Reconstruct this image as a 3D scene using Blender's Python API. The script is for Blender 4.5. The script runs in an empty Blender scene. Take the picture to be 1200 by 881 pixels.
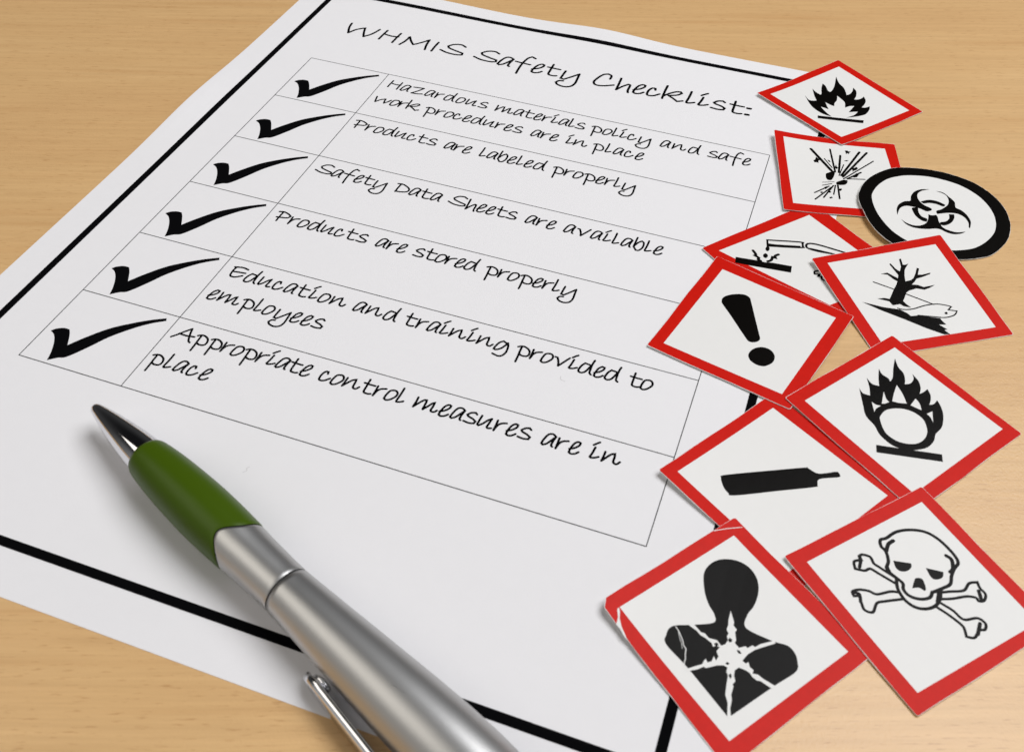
import bpy, bmesh, math, random
from mathutils import Vector, Matrix
from mathutils.geometry import tessellate_polygon

SC = bpy.context.scene
COL = SC.collection
MM = 0.001
random.seed(4)

# ------------------------------------------------------------------ camera
cam_data = bpy.data.cameras.new('camera')
cam = bpy.data.objects.new('camera', cam_data)
COL.objects.link(cam)
SC.camera = cam
CAM_LOC = Vector([176.8252,-290.1381,186.9906]) * MM
CAM_ROT = Matrix([[0.9412051,-0.2591551,0.2167295],[0.3371628,0.6800902,-0.6509982],[0.0213139,0.6857959,0.7274818]])
cam.matrix_world = Matrix.Translation(CAM_LOC) @ CAM_ROT.to_4x4()
cam_data.sensor_width = 36.0
cam_data.lens = 36.0 * 1176.139 / 1200.0
cam_data.clip_start = 0.01
cam_data.clip_end = 20.0
cam_data.dof.use_dof = True
cam_data.dof.focus_distance = 0.318
cam_data.dof.aperture_fstop = 36.0

# ------------------------------------------------------------------ light
SC.view_settings.view_transform = 'Standard'
SC.view_settings.look = 'None'
SC.view_settings.gamma = 1.0
SC.view_settings.use_curve_mapping = False
SC.view_settings.exposure = 0.0
world = bpy.data.worlds.new('World')
SC.world = world
world.use_nodes = True
wn = world.node_tree
wn.nodes.clear()
w_out = wn.nodes.new('ShaderNodeOutputWorld')
w_bg = wn.nodes.new('ShaderNodeBackground')
w_geo = wn.nodes.new('ShaderNodeTexCoord')
w_sep = wn.nodes.new('ShaderNodeSeparateXYZ')
w_ramp = wn.nodes.new('ShaderNodeValToRGB')
wn.links.new(w_geo.outputs['Generated'], w_sep.inputs[0])
wn.links.new(w_sep.outputs['Z'], w_ramp.inputs[0])
# the room is darker on the far left side (towards -x, +y)
w_dot = wn.nodes.new('ShaderNodeVectorMath')
w_dot.operation = 'DOT_PRODUCT'
w_dot.inputs[1].default_value = (-0.70, 0.72, 0.0)
wn.links.new(w_geo.outputs['Generated'], w_dot.inputs[0])
w_side = wn.nodes.new('ShaderNodeMapRange')
w_side.interpolation_type = 'SMOOTHSTEP'
w_side.inputs['From Min'].default_value = 0.05
w_side.inputs['From Max'].default_value = 0.65
w_side.inputs['To Min'].default_value = 1.0
w_side.inputs['To Max'].default_value = 0.10
wn.links.new(w_dot.outputs['Value'], w_side.inputs['Value'])
w_mul = wn.nodes.new('ShaderNodeVectorMath')
w_mul.operation = 'SCALE'
wn.links.new(w_ramp.outputs[0], w_mul.inputs[0])
wn.links.new(w_side.outputs[0], w_mul.inputs['Scale'])
wn.links.new(w_mul.outputs[0], w_bg.inputs[0])
wn.links.new(w_bg.outputs[0], w_out.inputs[0])
cr = w_ramp.color_ramp
cr.elements[0].position = 0.0
cr.elements[0].color = (0.50, 0.49, 0.47, 1)
cr.elements[1].position = 1.0
cr.elements[1].color = (0.035, 0.036, 0.04, 1)
e = cr.elements.new(0.30)
e.color = (0.42, 0.42, 0.42, 1)
e = cr.elements.new(0.55)
e.color = (0.09, 0.09, 0.095, 1)
w_bg.inputs[1].default_value = 1.0


def area_lamp(name, loc, target, sx, sy, power, color):
    ld = bpy.data.lights.new(name, 'AREA')
    ld.shape = 'RECTANGLE'
    ld.size, ld.size_y = sx, sy
    ld.energy = power
    ld.color = color
    o = bpy.data.objects.new(name, ld)
    COL.objects.link(o)
    o.location = loc
    o.rotation_euler = (Vector(target) - Vector(loc)).to_track_quat('-Z', 'Y').to_euler()
    return o


area_lamp('ceiling_lamp', (0.74, 0.43, 1.50), (0.1, -0.1, 0), 1.3, 1.0, 28.8, (0.985, 0.985, 1.0))
area_lamp('ceiling_lamp', (-1.0, -0.62, 1.25), (0.08, -0.15, 0), 1.5, 0.9, 7.5, (1.0, 0.94, 0.85))

# ------------------------------------------------------------------ materials


def new_mat(name):
    m = bpy.data.materials.new(name)
    m.use_nodes = True
    nt = m.node_tree
    b = nt.nodes['Principled BSDF']
    return m, nt, b


def flat(name, color, rough=0.5, metal=0.0, spec=0.5, mottle=0.03, scale=900.0, bump=0.0, bscale=2500.0):
    m, nt, b = new_mat(name)
    tc = nt.nodes.new('ShaderNodeTexCoord')
    nz = nt.nodes.new('ShaderNodeTexNoise')
    nz.inputs['Scale'].default_value = scale
    nz.inputs['Detail'].default_value = 3.0
    nt.links.new(tc.outputs['Object'], nz.inputs['Vector'])
    mix = nt.nodes.new('ShaderNodeMix')
    mix.data_type = 'RGBA'
    mix.inputs['A'].default_value = tuple(c * (1 - mottle) for c in color) + (1,)
    mix.inputs['B'].default_value = tuple(min(1, c * (1 + mottle)) for c in color) + (1,)
    nt.links.new(nz.outputs['Fac'], mix.inputs['Factor'])
    nt.links.new(mix.outputs['Result'], b.inputs['Base Color'])
    b.inputs['Roughness'].default_value = rough
    b.inputs['Metallic'].default_value = metal
    b.inputs['Specular IOR Level'].default_value = spec
    if bump > 0:
        n2 = nt.nodes.new('ShaderNodeTexNoise')
        n2.inputs['Scale'].default_value = bscale
        n2.inputs['Detail'].default_value = 2.0
        nt.links.new(tc.outputs['Object'], n2.inputs['Vector'])
        bp = nt.nodes.new('ShaderNodeBump')
        bp.inputs['Strength'].default_value = bump
        bp.inputs['Distance'].default_value = 0.0001
        nt.links.new(n2.outputs['Fac'], bp.inputs['Height'])
        nt.links.new(bp.outputs['Normal'], b.inputs['Normal'])
    return m


M_PAPER = flat('office_paper', (0.805, 0.797, 0.810), 0.75, spec=0.25, mottle=0.012, scale=260, bump=0.25, bscale=5000)
M_INK = flat('black_toner', (0.0035, 0.0035, 0.004), 0.65, spec=0.0, mottle=0.2, scale=4000)
M_HAIR = flat('thin_toner', (0.05, 0.05, 0.052), 0.6, spec=0.3, mottle=0.3, scale=5000)
M_FAINT = flat('faint_lint', (0.62, 0.61, 0.61), 0.7, spec=0.1, mottle=0.2, scale=6000)
M_CARD = flat('card_stock', (0.79, 0.785, 0.765), 0.42, spec=0.2, mottle=0.015, scale=400, bump=0.15, bscale=4000)
M_RED = flat('red_print', (0.58, 0.0095, 0.004), 0.33, spec=0.075, mottle=0.10, scale=700, bump=0.12, bscale=4000)
M_BLACK = flat('black_print', (0.0024, 0.0018, 0.0013), 0.30, spec=0.055, mottle=0.25, scale=2500, bump=0.12, bscale=4000)
M_CHROME = flat('chrome', (0.72, 0.72, 0.74), 0.06, metal=1.0, mottle=0.02)
M_SILVER = flat('satin_silver', (0.50, 0.50, 0.495), 0.40, metal=1.0, mottle=0.03, scale=3000, bump=0.05, bscale=9000)
M_GREEN = flat('green_rubber', (0.047, 0.090, 0.002), 0.36, spec=0.18, mottle=0.04, scale=1500, bump=0.1, bscale=6000)
M_DARK = flat('dark_gap', (0.02, 0.02, 0.02), 0.5)


def wood():
    m, nt, b = new_mat('beech_laminate')
    N, L = nt.nodes.new, nt.links.new
    tc = N('ShaderNodeTexCoord')
    rot = N('ShaderNodeMapping')
    rot.inputs['Rotation'].default_value = (0, 0, math.radians(-20.5))
    L(tc.outputs['Object'], rot.inputs['Vector'])

    def warp(src, amount, scale):
        n = N('ShaderNodeTexNoise')
        n.inputs['Scale'].default_value = scale
        n.inputs['Detail'].default_value = 1.0
        L(src, n.inputs['Vector'])
        s = N('ShaderNodeVectorMath'); s.operation = 'SUBTRACT'
        s.inputs[1].default_value = (0.5, 0.5, 0.5)
        L(n.outputs['Color'], s.inputs[0])
        k = N('ShaderNodeVectorMath'); k.operation = 'MULTIPLY'
        k.inputs[1].default_value = (0, amount, 0)
        L(s.outputs[0], k.inputs[0])
        a = N('ShaderNodeVectorMath'); a.operation = 'ADD'
        L(src, a.inputs[0]); L(k.outputs[0], a.inputs[1])
        return a.outputs[0]

    v = warp(rot.outputs[0], 0.007, 6.0)

    def streak(sx, sy, detail, rough=0.55):
        mp = N('ShaderNodeMapping')
        mp.inputs['Scale'].default_value = (sx, sy, 1)
        L(v, mp.inputs['Vector'])
        n = N('ShaderNodeTexNoise')
        n.inputs['Scale'].default_value = 1.0
        n.inputs['Detail'].default_value = detail
        n.inputs['Roughness'].default_value = rough
        L(mp.outputs[0], n.inputs['Vector'])
        return n.outputs['Fac']

    def ramp(src, stops):
        r = N('ShaderNodeValToRGB')
        c = r.color_ramp
        c.elements[0].position, c.elements[0].color = stops[0][0], (*stops[0][1], 1)
        c.elements[1].position, c.elements[1].color = stops[-1][0], (*stops[-1][1], 1)
        for p, col in stops[1:-1]:
            el = c.elements.new(p); el.color = (*col, 1)
        L(src, r.inputs[0])
        return r.outputs[0]

    def mult(a, bcol, fac=1.0):
        x = N('ShaderNodeMix'); x.data_type = 'RGBA'; x.blend_type = 'MULTIPLY'
        x.inputs['Factor'].default_value = fac
        L(a, x.inputs['A']); L(bcol, x.inputs['B'])
        return x.outputs['Result']

    bands = ramp(streak(5, 42, 3), [(0.25, (0.645, 0.398, 0.182)), (0.5, (0.672, 0.428, 0.198)), (0.75, (0.695, 0.455, 0.218))])
    fibre = ramp(streak(22, 620, 4, 0.65), [(0.3, (0.92, 0.90, 0.88)), (0.7, (1.05, 1.05, 1.05))])
    lines = ramp(streak(9, 210, 2, 0.5), [(0.28, (0.87, 0.79, 0.72)), (0.42, (1, 1, 1)), (1.0, (1, 1, 1))])
    fleck = ramp(streak(230, 1900, 2), [(0.28, (0.80, 0.72, 0.66)), (0.40, (1, 1, 1)), (1.0, (1.02, 1.02, 1.02))])
    c = mult(mult(mult(bands, fibre), lines, 0.5), fleck, 1.0)
    L(c, b.inputs['Base Color'])
    b.inputs['Roughness'].default_value = 0.33
    b.inputs['Specular IOR Level'].default_value = 0.5
    bp = N('ShaderNodeBump')
    bp.inputs['Strength'].default_value = 0.30
    bp.inputs['Distance'].default_value = 0.0002
    g = N('ShaderNodeTexNoise')
    g.inputs['Scale'].default_value = 1400.0
    L(tc.outputs['Object'], g.inputs['Vector'])
    L(g.outputs['Fac'], bp.inputs['Height'])
    L(bp.outputs['Normal'], b.inputs['Normal'])
    return m


M_WOOD = wood()

# ------------------------------------------------------------------ helpers


def link_mesh(name, verts, faces, mat, parent=None, smooth=False):
    me = bpy.data.meshes.new(name)
    me.from_pydata([tuple(c * MM for c in v) for v in verts], [], faces)
    me.update()
    me.materials.append(mat)
    if smooth:
        for p in me.polygons:
            p.use_smooth = True
    o = bpy.data.objects.new(name, me)
    COL.objects.link(o)
    if parent:
        o.parent = parent
    return o


def thing(name, label, category, loc=(0, 0, 0), group=None):
    o = bpy.data.objects.new(name, None)
    o.empty_display_size = 0.01
    COL.objects.link(o)
    o.location = tuple(c * MM for c in loc)
    o['label'] = label
    o['category'] = category
    if group:
        o['group'] = group
    return o


def catmull(pts, closed, step, sharp=78):
    """Smooth a polyline; corners sharper than this many degrees stay sharp."""
    n = len(pts)
    P = [Vector(p) for p in pts]
    corner = [False] * n
    for i in range(n):
        if not closed and i in (0, n - 1):
            corner[i] = True
            continue
        a = P[i] - P[i - 1]
        b = P[(i + 1) % n] - P[i]
        if a.length > 1e-6 and b.length > 1e-6 and a.angle(b) > math.radians(sharp):
            corner[i] = True
    out = []
    segs = n if closed else n - 1
    for i in range(segs):
        p1, p2 = P[i], P[(i + 1) % n]
        p0 = p1 if corner[i] else P[i - 1]
        p3 = p2 if corner[(i + 1) % n] else P[(i + 2) % n]
        k = max(1, min(10, int((p2 - p1).length / step)))
        for j in range(k):
            t = j / k
            out.append(0.5 * ((2 * p1) + (p2 - p0) * t + (2 * p0 - 5 * p1 + 4 * p2 - p3) * t * t + (3 * p1 - p0 - 3 * p2 + p3) * t ** 3))
    if not closed:
        out.append(P[-1])
    return [(v.x, v.y) for v in out]


class Print:
    """Flat ink gathered in plan (mm), cut on a grid and laid on a height function."""

    def __init__(self):
        self.v, self.f, self.z = [], [], []
        self.n = 0

    def poly(self, outer, holes=(), dz=0.0):
        loops = [[Vector((x, y, 0)) for x, y in outer]] + [[Vector((x, y, 0)) for x, y in h] for h in holes]
        flatv = [p for l in loops for p in l]
        tris = tessellate_polygon(loops)
        b = len(self.v)
        for p in flatv:
            self.v.append((p.x, p.y)); self.z.append(dz)
        for t in tris:
            a, c, d = (flatv[k] for k in t)
            if (c - a).cross(d - a).z < 0:
                t = (t[0], t[2], t[1])
            self.f.append(tuple(b + k for k in t))

    def stroke(self, pts, width, caps=True, closed=False):
        """A pen stroke: ribbon of constant width with round ends."""
        P = [Vector(p) for p in pts]
        Q = [P[0]]
        for p in P[1:]:
            if (p - Q[-1]).length > 1e-4:
                Q.append(p)
        P = Q
        if len(P) < 2:
            return
        self.n += 1
        dz = 0.0015 * (self.n % 9)
        h = width / 2
        b = len(self.v)
        for i, p in enumerate(P):
            d1 = (p - P[i - 1]).normalized() if i > 0 else (P[1] - p).normalized()
            d2 = (P[i + 1] - p).normalized() if i < len(P) - 1 else d1
            t = d1 + d2
            if t.length < 0.2:
                t = d1
            t.normalize()
            nrm = Vector((-t.y, t.x))
            k = h / max(0.55, abs(nrm.dot(Vector((-d1.y, d1.x)))))
            for s in (1, -1):
                q = p + nrm * k * s
                self.v.append((q.x, q.y)); self.z.append(dz)
        for i in range(len(P) - 1):
            self.f.append((b + 2 * i, b + 2 * i + 1, b + 2 * i + 3, b + 2 * i + 2))
        if caps:
            for p, d, (i0, i1) in ((P[0], (P[0] - P[1]).normalized(), (b, b + 1)), (P[-1], (P[-1] - P[-2]).normalized(), (b + 2 * len(P) - 1, b + 2 * len(P) - 2))):
                a0 = math.atan2(d.y, d.x)
                ids = [i0]
                for k in range(1, 6):
                    a = a0 + math.pi / 2 * (1 - 2 * k / 6) * (1 if i0 % 2 == 0 and False else 1)
                    q = p + Vector((math.cos(a), math.sin(a))) * h
                    ids.append(len(self.v))
                    self.v.append((q.x, q.y)); self.z.append(dz)
                ids.append(i1)
                # order so that the fan is convex
                ids2 = [i1] + ids[1:-1] + [i0]
                A, Bv = Vector(self.v[ids[0]]), Vector(self.v[ids[1]])
                use = ids if (Vector(self.v[ids[0]]) - Bv).length < (Vector(self.v[ids2[0]]) - Bv).length else ids2
                ar = sum(self.v[use[k]][0] * self.v[use[(k + 1) % len(use)]][1] - self.v[use[(k + 1) % len(use)]][0] * self.v[use[k]][1] for k in range(len(use)))
                self.f.append(tuple(use if ar > 0 else reversed(use)))

    def build(self, name, mat, parent, zfun, base, cut=6.0):
        bm = bmesh.new()
        lay = bm.verts.layers.float.new('dz')
        vs = []
        for (x, y), dz in zip(self.v, self.z):
            v = bm.verts.new((x, y, 0)); v[lay] = dz; vs.append(v)
        for f in self.f:
            try:
                bm.faces.new([vs[k] for k in f])
            except ValueError:
                pass
        if cut:
            xs = [v.co.x for v in bm.verts]; ys = [v.co.y for v in bm.verts]
            for axis, lo, hi in ((0, min(xs), max(xs)), (1, min(ys), max(ys))):
                c = math.floor(lo / cut) * cut + cut
                while c < hi:
                    co = (c + 0.0137, 0, 0) if axis == 0 else (0, c + 0.0137, 0)
                    no = (1, 0, 0) if axis == 0 else (0, 1, 0)
                    bmesh.ops.bisect_plane(bm, geom=bm.verts[:] + bm.edges[:] + bm.faces[:], dist=1e-4, plane_co=co, plane_no=no)
                    c += cut
        bm.normal_update()
        for f in bm.faces:
            if f.normal.z < 0:
                f.normal_flip()
        for v in bm.verts:
            v.co.z = zfun(v.co.x, v.co.y) + base + v[lay]
            v.co *= MM
        me = bpy.data.meshes.new(name)
        bm.to_mesh(me); bm.free()
        me.materials.append(mat)
        o = bpy.data.objects.new(name, me)
        COL.objects.link(o)
        o.parent = parent
        return o


def slab(name, outline, zfun, thick, mat, parent, cut=5.0):
    """A thin sheet with real thickness following zfun (its top side)."""
    p = Print(); p.poly(outline)
    bm = bmesh.new()
    vs = [bm.verts.new((x, y, 0)) for x, y in p.v]
    for f in p.f:
        bm.faces.new([vs[k] for k in f])
    xs = [v.co.x for v in bm.verts]; ys = [v.co.y for v in bm.verts]
    for axis, lo, hi in ((0, min(xs), max(xs)), (1, min(ys), max(ys))):
        c = math.floor(lo / cut) * cut + cut
        while c < hi:
            bmesh.ops.bisect_plane(bm, geom=bm.verts[:] + bm.edges[:] + bm.faces[:], dist=1e-4,
                                   plane_co=(c, 0, 0) if axis == 0 else (0, c, 0), plane_no=(1, 0, 0) if axis == 0 else (0, 1, 0))
            c += cut
    bm.verts.ensure_lookup_table(); bm.verts.index_update()
    n = len(bm.verts)
    V = [(v.co.x, v.co.y, zfun(v.co.x, v.co.y)) for v in bm.verts]
    V += [(x, y, z - thick) for x, y, z in V]
    F = []
    for f in bm.faces:
        ids = [v.index for v in f.verts]
        f.normal_update()
        if f.normal.z < 0:
            ids.reverse()
        F.append(tuple(ids)); F.append(tuple(n + k for k in reversed(ids)))
    for e_ in bm.edges:
        if len(e_.link_faces) == 1:
            l = e_.link_loops[0]
            a, b = l.vert.index, l.link_loop_next.vert.index
            if e_.link_faces[0].normal.z < 0:
                a, b = b, a
            F.append((b, a, n + a, n + b))
    bm.free()
    return link_mesh(name, V, F, mat, parent)


# ------------------------------------------------------------------ the table
def build_table():
    bm = bmesh.new()
    bmesh.ops.create_cube(bm, size=1.0)
    for v in bm.verts:
        v.co = Vector((v.co.x * 1.6 + 0.1, v.co.y * 0.95 - 0.08, v.co.z * 0.028 - 0.014))
    bmesh.ops.bevel(bm, geom=bm.edges[:], offset=0.003, segments=3, affect='EDGES')
    me = bpy.data.meshes.new('table')
    bm.to_mesh(me); bm.free()
    me.materials.append(M_WOOD)
    o = bpy.data.objects.new('table', me)
    COL.objects.link(o)
    o['kind'] = 'structure'
    return o


build_table()

# ------------------------------------------------------------------ the checklist sheet
U = 166.4
PX0, PX1, PY0, PY1 = -0.150 * U, 1.148 * U, 0.347 * U, -1.3272 * U


def paper_z(x, y):
    """Top side of the sheet: flat on the table, edges lifting in two places."""
    h = 0.10
    h += 1.25 * math.exp(-((y + 0.24 * U) / 24.0) ** 2) * math.exp(-((x - PX0) / 7.0) ** 2)
    h += 1.4 * math.exp(-((x - 0.565 * U) / 19.0) ** 2) * math.exp(-((y - PY0) / 8.5) ** 2)
    h += 0.7 * math.exp(-((x - 0.10 * U) / 26.0) ** 2) * math.exp(-((y - PY0) / 9.0) ** 2)
    return h


sheet = thing('checklist_sheet', 'white printed checklist page with thick black frame, lying flat under the green pen', 'paper')
slab('page', [(PX0, PY1), (PX1, PY1), (PX1, PY0), (PX0, PY0)], paper_z, 0.09, M_PAPER, sheet, cut=2.0)
pr = Print()
BO = (-15.47, -210.4, 181.7, 50.5)   # frame, outer edge
BI = (-13.27, -208.1, 179.5, 48.2)   # frame, inner edge
pr.poly([(BO[0], BO[1]), (BO[2], BO[1]), (BO[2], BO[3]), (BO[0], BO[3])],
        [[(BI[0], BI[1]), (BI[0], BI[3]), (BI[2], BI[3]), (BI[2], BI[1])]])
pr.build('frame_line', M_INK, sheet, paper_z, 0.03, cut=1.0)
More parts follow.
